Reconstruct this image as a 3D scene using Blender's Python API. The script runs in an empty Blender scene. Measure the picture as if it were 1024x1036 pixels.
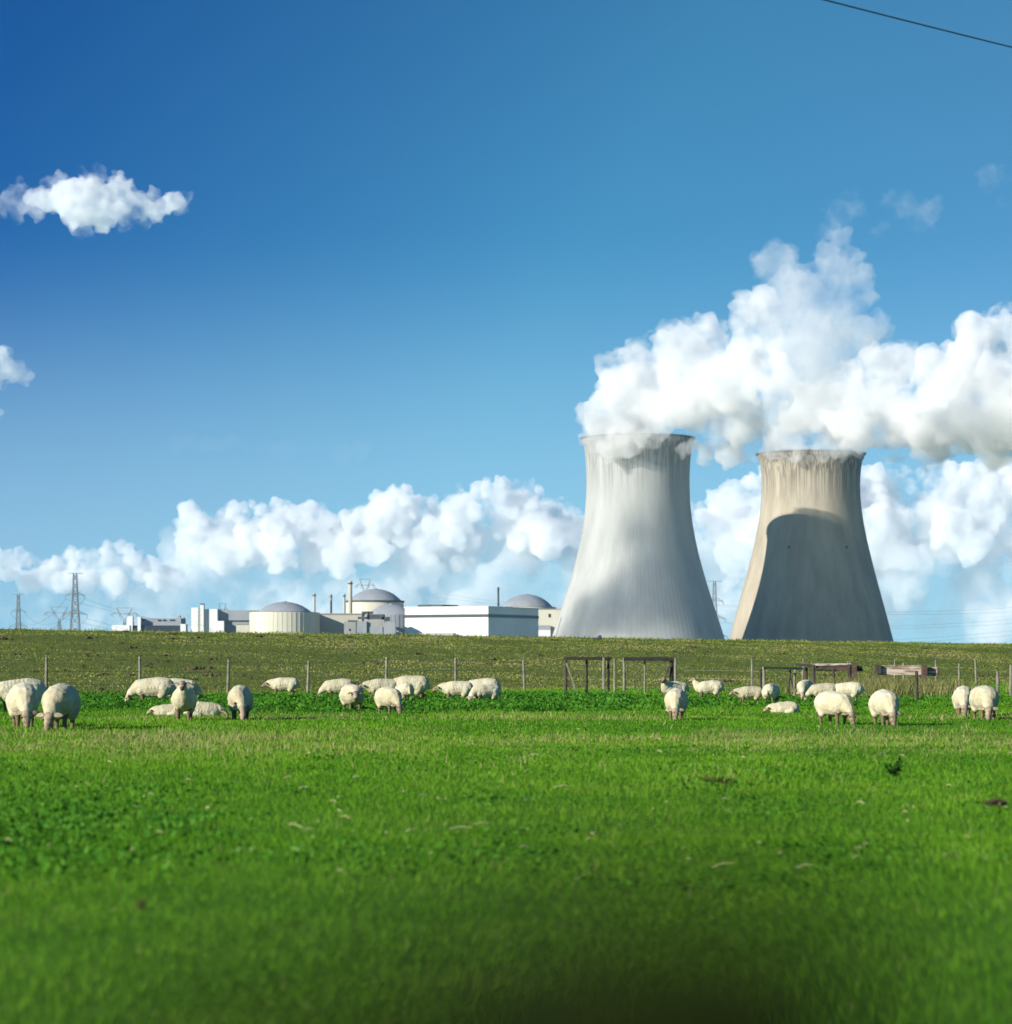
import bpy, math, random
import numpy as np
from mathutils import Vector, Matrix, noise

C = bpy.context.scene.collection
F = 2740.0          # focal length in photo pixels (photo 1024 x 1036)
HOR = 675.0         # photo row of the true horizon (hidden behind the dyke)
HCAM = 1.0
R = math.radians

# ------------------------------------------------------------------ camera, sky, sun, exposure
cam_d = bpy.data.cameras.new('camera')
cam = bpy.data.objects.new('camera', cam_d); C.objects.link(cam)
cam.location = (0, 0, HCAM); cam.rotation_euler = (R(90), 0, 0)
cam_d.sensor_fit = 'HORIZONTAL'; cam_d.sensor_width = 56.0
cam_d.lens = 56.0*F/1024
cam_d.shift_y = (HOR-518.0)/1024
cam_d.clip_start = 0.05; cam_d.clip_end = 80000
cam_d.dof.use_dof = True; cam_d.dof.focus_distance = 75.0; cam_d.dof.aperture_fstop = 5.0
S = bpy.context.scene
S.camera = cam

SUN_AZ = 36.0       # sunlight travels towards (cos, sin) of this angle in plan
SUN_EL = 20.5
W = bpy.data.worlds.new('World'); S.world = W; W.use_nodes = True
nt = W.node_tree; nt.nodes.clear()
wo = nt.nodes.new('ShaderNodeOutputWorld'); bg = nt.nodes.new('ShaderNodeBackground')
sky = nt.nodes.new('ShaderNodeTexSky'); sky.sky_type = 'NISHITA'; sky.sun_disc = False
sky.sun_elevation = R(SUN_EL); sky.sun_rotation = math.atan2(-math.cos(R(SUN_AZ)), -math.sin(R(SUN_AZ)))
sky.air_density = 1.0; sky.dust_density = 0.2; sky.ozone_density = 2.5
def wn(t, **kw):
    n = nt.nodes.new(t)
    for k, v in kw.items(): setattr(n, k, v)
    return n
tc = wn('ShaderNodeTexCoord')
vm = wn('ShaderNodeVectorMath', operation='MULTIPLY_ADD'); vm.inputs[1].default_value = (1, 1, 2.6); vm.inputs[2].default_value = (0, 0, .11)
vn = wn('ShaderNodeVectorMath', operation='NORMALIZE')
nt.links.new(tc.outputs['Generated'], vm.inputs[0]); nt.links.new(vm.outputs[0], vn.inputs[0]); nt.links.new(vn.outputs[0], sky.inputs[0])
# a polarising sky: deepest blue at right angles to the sun
sd_ = (-math.cos(R(SUN_AZ))*math.cos(R(SUN_EL)), -math.sin(R(SUN_AZ))*math.cos(R(SUN_EL)), math.sin(R(SUN_EL)))
dt = wn('ShaderNodeVectorMath', operation='DOT_PRODUCT'); dt.inputs[1].default_value = sd_; nt.links.new(tc.outputs['Generated'], dt.inputs[0])
sq = wn('ShaderNodeMath', operation='MULTIPLY'); nt.links.new(dt.outputs['Value'], sq.inputs[0]); nt.links.new(dt.outputs['Value'], sq.inputs[1])
pr_ = wn('ShaderNodeValToRGB'); e_ = pr_.color_ramp.elements
e_.new(.3)
for k_, (p_, c_) in enumerate(((.10, (.0, .42, .88)), (.26, (.38, 1.10, 1.17)), (.50, (.62, 1.14, 1.22)))): e_[k_].position = p_; e_[k_].color = (*c_, 1)
nt.links.new(sq.outputs[0], pr_.inputs[0])
hs = wn('ShaderNodeMix', data_type='RGBA', blend_type='MULTIPLY'); hs.inputs[0].default_value = 1.0
nt.links.new(sky.outputs[0], hs.inputs[6]); nt.links.new(pr_.outputs[0], hs.inputs[7])
# pale air low over the horizon
sx_ = wn('ShaderNodeSeparateXYZ'); nt.links.new(tc.outputs['Generated'], sx_.inputs[0])
hr = wn('ShaderNodeValToRGB'); hr.color_ramp.interpolation = 'EASE'; h_ = hr.color_ramp.elements
h_[0].position = 0.0; h_[0].color = (.76, .76, .76, 1); h_[1].position = .165; h_[1].color = (0, 0, 0, 1); nt.links.new(sx_.outputs['Z'], hr.inputs[0])
hm = wn('ShaderNodeMix', data_type='RGBA'); hm.inputs[7].default_value = (2.9, 4.8, 5.6, 1)
nt.links.new(hr.outputs[0], hm.inputs[0]); nt.links.new(hs.outputs[2], hm.inputs[6])
nt.links.new(hm.outputs[2], bg.inputs[0]); nt.links.new(bg.outputs[0], wo.inputs[0])
bg.inputs[1].default_value = 0.092

sl = bpy.data.lights.new('sun', 'SUN'); so = bpy.data.objects.new('sun', sl); C.objects.link(so)
sl.energy = 4.5; sl.angle = R(0.5); sl.color = (1.0, 0.94, 0.83)
SDIR = Vector((math.cos(R(SUN_AZ))*math.cos(R(SUN_EL)), math.sin(R(SUN_AZ))*math.cos(R(SUN_EL)), -math.sin(R(SUN_EL))))
so.rotation_euler = SDIR.to_track_quat('-Z', 'Y').to_euler()
so.location = (-200, -200, 200)

S.view_settings.view_transform = 'Standard'; S.view_settings.look = 'None'
S.view_settings.exposure = 0.75; S.view_settings.gamma = 1.0
S.cycles.volume_bounces = 10; S.cycles.max_bounces = 22; S.cycles.transparent_max_bounces = 24
S.cycles.diffuse_bounces = 3

# ------------------------------------------------------------------ helpers
def P(px, py, D):
    """a photo pixel at distance D, as a world point"""
    return Vector(((px-512.0)/F*D, D, HCAM+(HOR-py)/F*D))

def tag(o, label=None, cat=None, group=None, kind=None):
    if label: o['label'] = label
    if cat: o['category'] = cat
    if group: o['group'] = group
    if kind: o['kind'] = kind
    return o

def empty(name, loc=(0, 0, 0), rz=0.0):
    o = bpy.data.objects.new(name, None); C.objects.link(o)
    o.location = loc; o.rotation_euler = (0, 0, rz); o.empty_display_size = 0.2
    return o

class MB:
    """collects vertices and faces, then links them as one mesh object"""
    def __init__(s): s.v = []; s.f = []
    def add(s, v, f):
        n = len(s.v); s.v += [tuple(p) for p in v]; s.f += [tuple(i+n for i in q) for q in f]; return s
    def box(s, x0, x1, y0, y1, z0, z1, M=None):
        v = [Vector((x, y, z)) for z in (z0, z1) for y in (y0, y1) for x in (x0, x1)]
        if M is not None: v = [M @ p for p in v]
        return s.add(v, [(0, 2, 3, 1), (4, 5, 7, 6), (0, 1, 5, 4), (2, 6, 7, 3), (0, 4, 6, 2), (1, 3, 7, 5)])
    def tube(s, pts, rad, n=6, cap=True):
        pts = [Vector(p) for p in pts]
        if not hasattr(rad, '__len__'): rad = [rad]*len(pts)
        V = []; Fc = []
        for i, p in enumerate(pts):
            a = pts[max(i-1, 0)]; b = pts[min(i+1, len(pts)-1)]
            d = (b-a).normalized()
            u = d.cross(Vector((0, 0, 1)) if abs(d.z) < .9 else Vector((1, 0, 0))).normalized(); w = d.cross(u)
            for k in range(n):
                t = 2*math.pi*(k+.5)/n
                V.append(p+(u*math.cos(t)+w*math.sin(t))*rad[i])
        for i in range(len(pts)-1):
            for k in range(n):
                Fc.append((i*n+k, i*n+(k+1) % n, (i+1)*n+(k+1) % n, (i+1)*n+k))
        if cap:
            Fc.append(tuple(range(n))[::-1]); Fc.append(tuple((len(pts)-1)*n+k for k in range(n)))
        return s.add(V, Fc)
    def bar(s, a, b, w, h=None):
        """a square-section bar between two points"""
        return s.tube([a, b], [w*.7071]*2, 4) if h is None else s._bar(a, b, w, h)
    def _bar(s, a, b, w, h):
        a = Vector(a); b = Vector(b); d = (b-a); L = d.length; d.normalize()
        u = Vector((0, 0, 1)).cross(d); u = u.normalized() if u.length > 1e-4 else Vector((1, 0, 0)); up = d.cross(u)
        M = Matrix((( d.x, u.x, up.x, a.x), (d.y, u.y, up.y, a.y), (d.z, u.z, up.z, a.z), (0, 0, 0, 1)))
        return s.box(0, L, -w/2, w/2, -h/2, h/2, M)
    def lathe(s, prof, n=48, cx=0, cy=0, closed=False, a0=0.0):
        V = []; Fc = []
        for (r, z) in prof:
            for k in range(n):
                t = a0+2*math.pi*k/n
                V.append((cx+r*math.cos(t), cy+r*math.sin(t), z))
        for i in range(len(prof)-1):
            for k in range(n):
                Fc.append((i*n+k, i*n+(k+1) % n, (i+1)*n+(k+1) % n, (i+1)*n+k))
        return s.add(V, Fc)
    def build(s, name, mat, parent=None, smooth=False):
        me = bpy.data.meshes.new(name); me.from_pydata(s.v, [], s.f); me.update()
        if mat: me.materials.append(mat)
        if smooth: me.polygons.foreach_set('use_smooth', [True]*len(me.polygons))
        o = bpy.data.objects.new(name, me); C.objects.link(o)
        if parent is not None: o.parent = parent
        return o

def np_mesh(name, V, Fa, mat=None, smooth=False, attr=None):
    """a mesh from numpy arrays (all faces of one size)"""
    V = np.asarray(V, np.float32); Fa = np.asarray(Fa, np.int32)
    me = bpy.data.meshes.new(name); k = Fa.shape[1]
    me.vertices.add(len(V)); me.vertices.foreach_set('co', V.ravel())
    me.loops.add(Fa.size); me.loops.foreach_set('vertex_index', Fa.ravel())
    me.polygons.add(len(Fa)); me.polygons.foreach_set('loop_start', np.arange(0, Fa.size, k, dtype=np.int32))
    if smooth: me.polygons.foreach_set('use_smooth', np.ones(len(Fa), bool))
    if attr is not None:
        for an, av in attr.items():
            a = me.attributes.new(an, 'FLOAT', 'POINT'); a.data.foreach_set('value', np.asarray(av, np.float32))
    me.update(calc_edges=True); me.validate()
    if mat: me.materials.append(mat)
    return me

def link(name, me, parent=None):
    o = bpy.data.objects.new(name, me); C.objects.link(o)
    if parent is not None: o.parent = parent
    return o

_ico = {}
def ico(sub):
    if sub not in _ico:
        import bmesh
        b = bmesh.new(); bmesh.ops.create_icosphere(b, subdivisions=sub, radius=1.0)
        b.verts.ensure_lookup_table()
        _ico[sub] = (np.array([v.co[:] for v in b.verts]), np.array([[v.index for v in f.verts] for f in b.faces]))
        b.free()
    return _ico[sub]

def sphere_soup(cs, rs, sub=2):
    """cs (n,3), rs (n,) or (n,3): many spheres in one soup"""
    v, f = ico(sub); cs = np.asarray(cs, float); rs = np.asarray(rs, float)
    if rs.ndim == 1: rs = rs[:, None]
    V = (cs[:, None, :]+v[None]*rs[:, None, :]).reshape(-1, 3)
    Fa = (f[None]+(np.arange(len(cs))*len(v))[:, None, None]).reshape(-1, 3)
    return V, Fa

def voxel_union(V, Fa, size):
    me = np_mesh('soup', V, Fa); o = link('soup', me)
    m = o.modifiers.new('r', 'REMESH'); m.mode = 'VOXEL'; m.voxel_size = size; m.adaptivity = 0
    dg = bpy.context.evaluated_depsgraph_get(); dg.update()
    out = bpy.data.meshes.new_from_object(o.evaluated_get(dg))
    bpy.data.objects.remove(o); bpy.data.meshes.remove(me)
    return out

def get_co(me):
    a = np.empty(len(me.vertices)*3, np.float32); me.vertices.foreach_get('co', a); return a.reshape(-1, 3)
def get_no(me):
    a = np.empty(len(me.vertices)*3, np.float32); me.vertex_normals.foreach_get('vector', a); return a.reshape(-1, 3)
def set_co(me, a):
    me.vertices.foreach_set('co', np.asarray(a, np.float32).ravel()); me.update()

def drop_cavities(me):
    """removes inside-out pockets left within a union of spheres"""
    nv = len(me.vertices); co = get_co(me).astype(float)
    ed = np.empty(len(me.edges)*2, np.int32); me.edges.foreach_get('vertices', ed); ed = ed.reshape(-1, 2)
    lab = np.arange(nv)
    while True:
        m = np.minimum(lab[ed[:, 0]], lab[ed[:, 1]]); new = lab.copy()
        np.minimum.at(new, ed[:, 0], m); np.minimum.at(new, ed[:, 1], m); new = new[new]
        if (new == lab).all(): break
        lab = new
    me.calc_loop_triangles(); tr = np.empty(len(me.loop_triangles)*3, np.int32); me.loop_triangles.foreach_get('vertices', tr); tr = tr.reshape(-1, 3)
    c = co-co.mean(0); a, b, d = c[tr[:, 0]], c[tr[:, 1]], c[tr[:, 2]]
    vol_ = np.bincount(lab[tr[:, 0]], weights=np.einsum('ij,ij->i', a, np.cross(b, d)), minlength=nv)
    bad = vol_[lab] < 0
    if bad.any():
        import bmesh
        bm = bmesh.new(); bm.from_mesh(me); bm.verts.ensure_lookup_table()
        bmesh.ops.delete(bm, geom=[bm.verts[i] for i in np.nonzero(bad)[0]], context='VERTS'); bm.to_mesh(me); bm.free()
    return me

# cheap vectorised value noise
_rng = np.random.default_rng(7)
_tab = _rng.random((256, 256))
def vnoise2(x, y):
    xi = np.floor(x).astype(int); yi = np.floor(y).astype(int); fx = x-xi; fy = y-yi
    fx = fx*fx*(3-2*fx); fy = fy*fy*(3-2*fy)
    g = lambda a, b: _tab[a % 256, b % 256]
    return (g(xi, yi)*(1-fx)+g(xi+1, yi)*fx)*(1-fy)+(g(xi, yi+1)*(1-fx)+g(xi+1, yi+1)*fx)*fy
def fbm2(x, y, o=4):
    s = 0; a = .5
    for k in range(o):
        s = s+a*vnoise2(x*2**k+17.3*k, y*2**k+9.1*k); a *= .5
    return s/(1-.5**o)

# ------------------------------------------------------------------ materials
def mat(name, col=(.5, .5, .5), rough=.8, spec=.3):
    m = bpy.data.materials.new(name); m.use_nodes = True
    b = m.node_tree.nodes['Principled BSDF']
    b.inputs['Base Color'].default_value = (*col, 1); b.inputs['Roughness'].default_value = rough
    b.inputs['Specular IOR Level'].default_value = spec
    return m
def nn(m, t, **kw):
    n = m.node_tree.nodes.new(t)
    for k, v in kw.items():
        if k in n.inputs: n.inputs[k].default_value = v
        else: setattr(n, k, v)
    return n
def lk(m, a, b): m.node_tree.links.new(a, b)
def ramp(m, fac, stops, interp='LINEAR'):
    r = m.node_tree.nodes.new('ShaderNodeValToRGB'); r.color_ramp.interpolation = interp
    e = r.color_ramp.elements
    while len(e) < len(stops): e.new(.5)
    for k, (p, c) in enumerate(stops): e[k].position = p; e[k].color = (*c, 1)
    lk(m, fac, r.inputs[0]); return r
def coords(m, scale=(1, 1, 1), src='Object'):
    t = nn(m, 'ShaderNodeTexCoord'); mp = nn(m, 'ShaderNodeMapping'); mp.inputs['Scale'].default_value = scale
    lk(m, t.outputs[src], mp.inputs[0]); return mp.outputs[0]
def noisy(name, c0, c1, scale=(1, 1, 1), detail=6, rough=.85, lo=.35, hi=.65, bump=0.0, dist=.1, spec=.3):
    m = mat(name, c0, rough, spec); b = m.node_tree.nodes['Principled BSDF']
    v = coords(m, scale); n = nn(m, 'ShaderNodeTexNoise', Scale=1.0, Detail=detail, Roughness=.6); lk(m, v, n.inputs['Vector'])
    r = ramp(m, n.outputs['Fac'], [(lo, c0), (hi, c1)]); lk(m, r.outputs[0], b.inputs['Base Color'])
    if bump:
        bp = nn(m, 'ShaderNodeBump', Strength=bump, Distance=dist); lk(m, n.outputs['Fac'], bp.inputs['Height']); lk(m, bp.outputs[0], b.inputs['Normal'])
    return m
def vol(name, dens, col=(1, 1, 1), aniso=0.0):
    m = bpy.data.materials.new(name); m.use_nodes = True; t = m.node_tree; t.nodes.clear()
    o = t.nodes.new('ShaderNodeOutputMaterial'); p = t.nodes.new('ShaderNodeVolumeScatter')
    p.inputs['Color'].default_value = (*col, 1); p.inputs['Density'].default_value = dens; p.inputs['Anisotropy'].default_value = aniso
    t.links.new(p.outputs[0], o.inputs['Volume']); return m

def vol_noise(name, dens, scale, lo, hi, col=(1, 1, 1), detail=4.0, step=.3):
    """ragged vapour: density follows a noise in the air itself"""
    m = vol(name, dens, col); m.cycles.volume_step_rate = step; p = [n for n in m.node_tree.nodes if n.type == 'VOLUME_SCATTER'][0]
    g_ = nn(m, 'ShaderNodeNewGeometry'); n = nn(m, 'ShaderNodeTexNoise', Scale=scale, Detail=detail, Roughness=.6); lk(m, g_.outputs['Position'], n.inputs['Vector'])
    r = nn(m, 'ShaderNodeMapRange', interpolation_type='SMOOTHSTEP'); r.inputs['From Min'].default_value = lo; r.inputs['From Max'].default_value = hi; r.inputs['To Max'].default_value = dens
    lk(m, n.outputs['Fac'], r.inputs['Value']); lk(m, r.outputs[0], p.inputs['Density']); return m

# ------------------------------------------------------------------ ground
FN = np.array([-.797, .605]); FD = np.array([.605, .797]); F0 = np.array([-15.7, 92.0])   # fence line: start, direction, normal
def smooth(t): t = np.clip(t, 0, 1); return t*t*(3-2*t)
def g(x, y, detail=True):
    x = np.asarray(x, float); y = np.asarray(y, float)
    q = (x-F0[0])*FN[0]+(y-F0[1])*FN[1]
    up = np.clip((q-8)/87.0, 0, 1)
    h = 4.0*(.55*up+.45*smooth(up))
    down = smooth((q-99)/30.0)
    h = np.where(q > 95, 4.0, h)*(1-down)
    if detail:
        w = np.clip((np.hypot(x, y)-25)/40, 0, 1)
        h = h+(fbm2(x*.11+3, y*.11, 3)-.5)*.16*(1-down)*w
        h = h+(fbm2(x*.9, y*.9, 3)-.5)*.16*np.clip((q-5)/20, 0, 1)*(1-down)
    return h
def gz(x, y): return float(g(np.array([x]), np.array([y]))[0])

ys = np.concatenate([np.linspace(-40, 4, 12), np.geomspace(5, 420, 520), np.geomspace(440, 6000, 30)])
ts = np.linspace(-1, 1, 360)
half = np.where(ys < 420, 30+np.abs(ys)*.30, 156+(ys-420)*.5)
XX = ts[None, :]*half[:, None]; YY = np.repeat(ys[:, None], len(ts), 1)
XX[ys > 5000] = ts[None, :]*3000
ZZ = g(XX, YY)
V = np.stack([XX, YY, ZZ], -1).reshape(-1, 3); nC = len(ts)
i = np.arange(len(ys)-1)[:, None]*nC+np.arange(nC-1)[None, :]
Fq = np.stack([i, i+1, i+nC+1, i+nC], -1).reshape(-1, 4)
m_ground = mat('meadow_soil', (.05, .10, .02), .95, .1)
def ground_mat(m):
    b = m.node_tree.nodes['Principled BSDF']
    v = coords(m)
    n1 = nn(m, 'ShaderNodeTexNoise', Scale=.9, Detail=8.0, Roughness=.7); lk(m, v, n1.inputs['Vector'])
    n2 = nn(m, 'ShaderNodeTexNoise', Scale=5.0, Detail=8.0, Roughness=.75); lk(m, v, n2.inputs['Vector'])
    r1 = ramp(m, n1.outputs['Fac'], [(.32, (.055, .16, .009)), (.5, (.085, .215, .012)), (.68, (.125, .235, .02))])
    # the dyke: shorter, drier turf with bare patches
    r2 = ramp(m, n2.outputs['Fac'], [(.30, (.07, .10, .018)), (.45, (.14, .18, .03)), (.6, (.20, .22, .05)), (.75, (.23, .19, .08))])
    r3 = ramp(m, n1.outputs['Fac'], [(.35, (.07, .12, .02)), (.52, (.11, .125, .03)), (.7, (.14, .11, .05))])
    mx = nn(m, 'ShaderNodeMix', data_type='RGBA'); mx.inputs[0].default_value = .5
    lk(m, r2.outputs[0], mx.inputs[6]); lk(m, r3.outputs[0], mx.inputs[7])
    # distance from the fence line decides meadow or dyke
    sp = nn(m, 'ShaderNodeVectorMath', operation='DOT_PRODUCT'); sp.inputs[1].default_value = (FN[0], FN[1], 0); lk(m, v, sp.inputs[0])
    mr = nn(m, 'ShaderNodeMapRange'); q0 = float(F0 @ FN)
    mr.inputs['From Min'].default_value = q0-8; mr.inputs['From Max'].default_value = q0+6
    lk(m, sp.outputs['Value'], mr.inputs['Value'])
    m2 = nn(m, 'ShaderNodeMix', data_type='RGBA'); lk(m, mr.outputs[0], m2.inputs[0])
    lk(m, r1.outputs[0], m2.inputs[6]); lk(m, mx.outputs[2], m2.inputs[7]); lk(m, m2.outputs[2], b.inputs['Base Color'])
    bp = nn(m, 'ShaderNodeBump', Strength=.9, Distance=.12); lk(m, n2.outputs['Fac'], bp.inputs['Height']); lk(m, bp.outputs[0], b.inputs['Normal'])
ground_mat(m_ground)
tag(link('ground', np_mesh('ground', V, Fq, m_ground, True)), kind='structure')

# ------------------------------------------------------------------ cooling towers
def concrete_mat(name, c0, c1, stain, zt):
    m = mat(name, c0, .9, .2); b = m.node_tree.nodes['Principled BSDF']
    v = coords(m, (.08, .08, .012)); n = nn(m, 'ShaderNodeTexNoise', Scale=1.0, Detail=6.0, Roughness=.65); lk(m, v, n.inputs['Vector'])
    r = ramp(m, n.outputs['Fac'], [(.3, tuple(q*.86 for q in c0)), (.68, c1)])
    # streaks of dirt running down from the rim
    v2 = coords(m, (.95, .95, .010)); n2 = nn(m, 'ShaderNodeTexNoise', Scale=1.0, Detail=4.0, Roughness=.6); lk(m, v2, n2.inputs['Vector'])
    s2 = ramp(m, n2.outputs['Fac'], [(.47, (0, 0, 0)), (.56, (1, 1, 1))])
    t = nn(m, 'ShaderNodeTexCoord'); sx = nn(m, 'ShaderNodeSeparateXYZ'); lk(m, t.outputs['Object'], sx.inputs[0])
    mr = nn(m, 'ShaderNodeMapRange'); mr.inputs['From Min'].default_value = zt-48; mr.inputs['From Max'].default_value = zt-4
    lk(m, sx.outputs['Z'], mr.inputs['Value'])
    mu = nn(m, 'ShaderNodeMath', operation='MULTIPLY'); lk(m, s2.outputs[0], mu.inputs[0]); lk(m, mr.outputs[0], mu.inputs[1])
    mu2 = nn(m, 'ShaderNodeMath', operation='MULTIPLY'); mu2.inputs[1].default_value = stain; lk(m, mu.outputs[0], mu2.inputs[0])
    mx = nn(m, 'ShaderNodeMix', data_type='RGBA'); lk(m, mu2.outputs[0], mx.inputs[0]); lk(m, r.outputs[0], mx.inputs[6]); mx.inputs[7].default_value = (.10, .085, .075, 1)
    # shuttering lifts: thin horizontal joints
    wv = nn(m, 'ShaderNodeTexWave', wave_type='BANDS', bands_direction='Z', Scale=.42, Distortion=.15, Detail=1.0); lk(m, t.outputs['Object'], wv.inputs['Vector'])
    jr = ramp(m, wv.outputs['Fac'], [(0, (.80, .80, .80)), (.16, (1, 1, 1))])
    mm = nn(m, 'ShaderNodeMix', data_type='RGBA', blend_type='MULTIPLY'); mm.inputs[0].default_value = 1.0
    lk(m, mx.outputs[2], mm.inputs[6]); lk(m, jr.outputs[0], mm.inputs[7]); lk(m, mm.outputs[2], b.inputs['Base Color'])
    return m

def tower(px, D, prof, label, stain, c0, c1):
    """prof: (photo row, half width in photo pixels) from the rim down"""
    s = D/F; x0 = (px-512)*s
    t = empty('cooling_tower', (x0, D, 0))
    zs = np.array([HCAM+(HOR-y)*s for y, r in prof]); rs = np.array([r*s for y, r in prof])
    o = np.argsort(zs); zs, rs = zs[o], rs[o]
    zz = np.linspace(0, zs[-1], 90)
    # smooth interpolation through the measured radii
    co = np.polyfit(zs, rs, 4); rr = np.polyval(co, zz)
    NR = 110; per = 5; N = NR*per
    k = np.arange(N); pat = np.array([.05, .05, 0, 0, 0])[k % per]
    th = 2*math.pi*k/N
    Vs = []
    for z, r in zip(zz, rr):
        q = r+pat*(1.0 if z < zz[-4] else .0)+(1.0 if z > zz[-4] else 0)
        Vs.append(np.stack([q*np.cos(th), q*np.sin(th), np.full(N, z)], -1))
    for z, r in list(zip(zz, rr))[::-1][:60:3]:            # the inside
        q = np.full(N, r-1.1); Vs.append(np.stack([q*np.cos(th), q*np.sin(th), np.full(N, z)], -1))
    Vs = np.array(Vs); L = len(Vs)
    i = np.arange(L-1)[:, None]*N; a = i+np.arange(N)[None]; b = i+(np.arange(N)[None]+1) % N
    Fa = np.stack([a, b, b+N, a+N], -1).reshape(-1, 4)
    m = concrete_mat('tower_concrete', c0, c1, stain, zz[-1])
    sh = link('shell', np_mesh('shell', Vs.reshape(-1, 3), Fa, m, False), t)
    # rim walkway with rail
    rt = rr[-1]
    w = MB(); w.lathe([(rt+1.2, zz[-1]-.9), (rt+1.9, zz[-1]-.9), (rt+1.9, zz[-1]-.5), (rt+1.2, zz[-1]-.5)], 96)
    for a in range(48):
        th1 = 2*math.pi*a/48
        p = Vector(((rt+1.75)*math.cos(th1), (rt+1.75)*math.sin(th1), zz[-1]-.5)); w.bar(p, p+Vector((0, 0, 1.2)), .12)
    w.lathe([(rt+1.7, zz[-1]+.6), (rt+1.8, zz[-1]+.6), (rt+1.8, zz[-1]+.7), (rt+1.7, zz[-1]+.7)], 96)
    w.build('rim_walkway', M_darksteel, t)
    tag(t, label, 'cooling tower', 'pair of cooling towers')
    return t, zz, rr, co
M_darksteel = noisy('dark_steel', (.05, .055, .06), (.10, .10, .10), (.3, .3, .3))
D1, D2 = 2050.0, 2205.0
prof1 = [(443, 55.5), (463, 53.5), (492, 52), (528, 55), (564.5, 62), (600.5, 73), (620, 79.5), (645, 86.5), (676, 96)]
T1, z1, r1, co1 = tower(645.5, D1, prof1, 'pale concrete cooling tower nearest the domed buildings, its rim half hidden by spilling steam', .6, (.39, .40, .385), (.45, .46, .44))
prof2 = [(459, 53), (478, 50.5), (500, 49.5), (530, 53), (560, 59), (590, 67.5), (620, 75.5), (648, 82), (676, 90)]
T2, z2, r2, co2 = tower(820.5, D2, prof2, 'farther cooling tower with soot stained rim and a big curved shadow across it', .9, (.36, .315, .235), (.46, .41, .32))
for (px, py, T, D, co) in ((793, 556, T2, D2, co2), (850, 556, T2, D2, co2)):
    z = HCAM+(HOR-py)*D/F; x = (px-512)*D/F-T.location.x; r = np.polyval(co, z)
    yy = -math.sqrt(max(r*r-x*x, 0)); th = math.atan2(yy, x)
    M = Matrix.Rotation(th, 4, 'Z')
    MB().box(r-.6, r+.8, -.6, .6, z-1.1, z+1.1, M).build('warning_lamp_box', M_darksteel, T)

# ------------------------------------------------------------------ power plant buildings
m_white = noisy('white_cladding', (.72, .73, .70), (.80, .81, .785), (.05, .05, .02), 5, .7)
m_cream = noisy('cream_render', (.55, .53, .42), (.66, .63, .51), (.06, .06, .02), 5, .85)
m_grey = noisy('grey_cladding', (.27, .29, .31), (.34, .36, .38), (.06, .06, .02), 5, .8)
m_conc = noisy('grey_concrete', (.26, .27, .25), (.36, .36, .33), (.06, .06, .03), 6, .9)
m_dome = noisy('dome_metal', (.24, .26, .28), (.33, .345, .36), (.08, .08, .08), 5, .55, spec=.4)
m_band = mat('window_band', (.03, .035, .04), .3, .5)
m_glass = mat('dark_window', (.02, .025, .03), .15, .5)
m_yellow = noisy('pale_concrete', (.42, .40, .32), (.50, .48, .39), (.06, .06, .03), 6, .9)

def pxbox(mb, x0, x1, ytop, D, depth, ybot=None, rot=0.0):
    s = D/F; zt = HCAM+(HOR-ytop)*s; zb = 0.0 if ybot is None else HCAM+(HOR-ybot)*s
    return mb.box((x0-512)*s, (x1-512)*s, D, D+depth, zb, zt)
def part(name, m, parent, boxes, D, depth):
    mb = MB()
    for b in boxes:
        x0, x1, yt = b[:3]; yb = b[3] if len(b) > 3 else None
        dd = b[4] if len(b) > 4 else 0.0; de = b[5] if len(b) > 5 else depth
        s = D/F; zt = HCAM+(HOR-yt)*s; zb = 0.0 if yb is None else HCAM+(HOR-yb)*s
        mb.box((x0-512)*s, (x1-512)*s, D+dd, D+dd+de, zb, zt)
    return mb.build(name, m, parent)
def thing_at(name, label, cat, group=None):
    return tag(empty(name), label, cat, group)
def px2z(y, D): return HCAM+(HOR-y)*D/F

# low office block far off beside the pylons
t = thing_at('office_building', 'long low white and grey block beside the lattice pylons', 'building', 'power station buildings'); D = 2300
part('low_wing', m_white, t, [(113, 131, 632.4)], D, 30)
part('main_wing', m_grey, t, [(140, 183, 625.5)], D+8, 35)
part('dark_arcade', m_band, t, [(131, 184, 632.8)], D+3, 4.9)
part('stair_tower', m_white, t, [(128.5, 134, 623.6), (139.3, 142.3, 624.3)], D+1, 10)
for wb in ((144, 147, 626.8, 628.3, -.4), (160, 163, 626.8, 628.5, -.4), (165, 168, 626.8, 628.5, -.4), (172, 177, 626.8, 628.2, -.4)): part('window', m_glass, t, [wb], D+8, 2)
part('entrance_block', m_white, t, [(182.5, 188, 631.4)], D-6, 14)
part('roof_unit', m_grey, t, [(179, 186, 624.6, 626), (180, 182, 622.8, 624.6)], D+14, 8)

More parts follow.
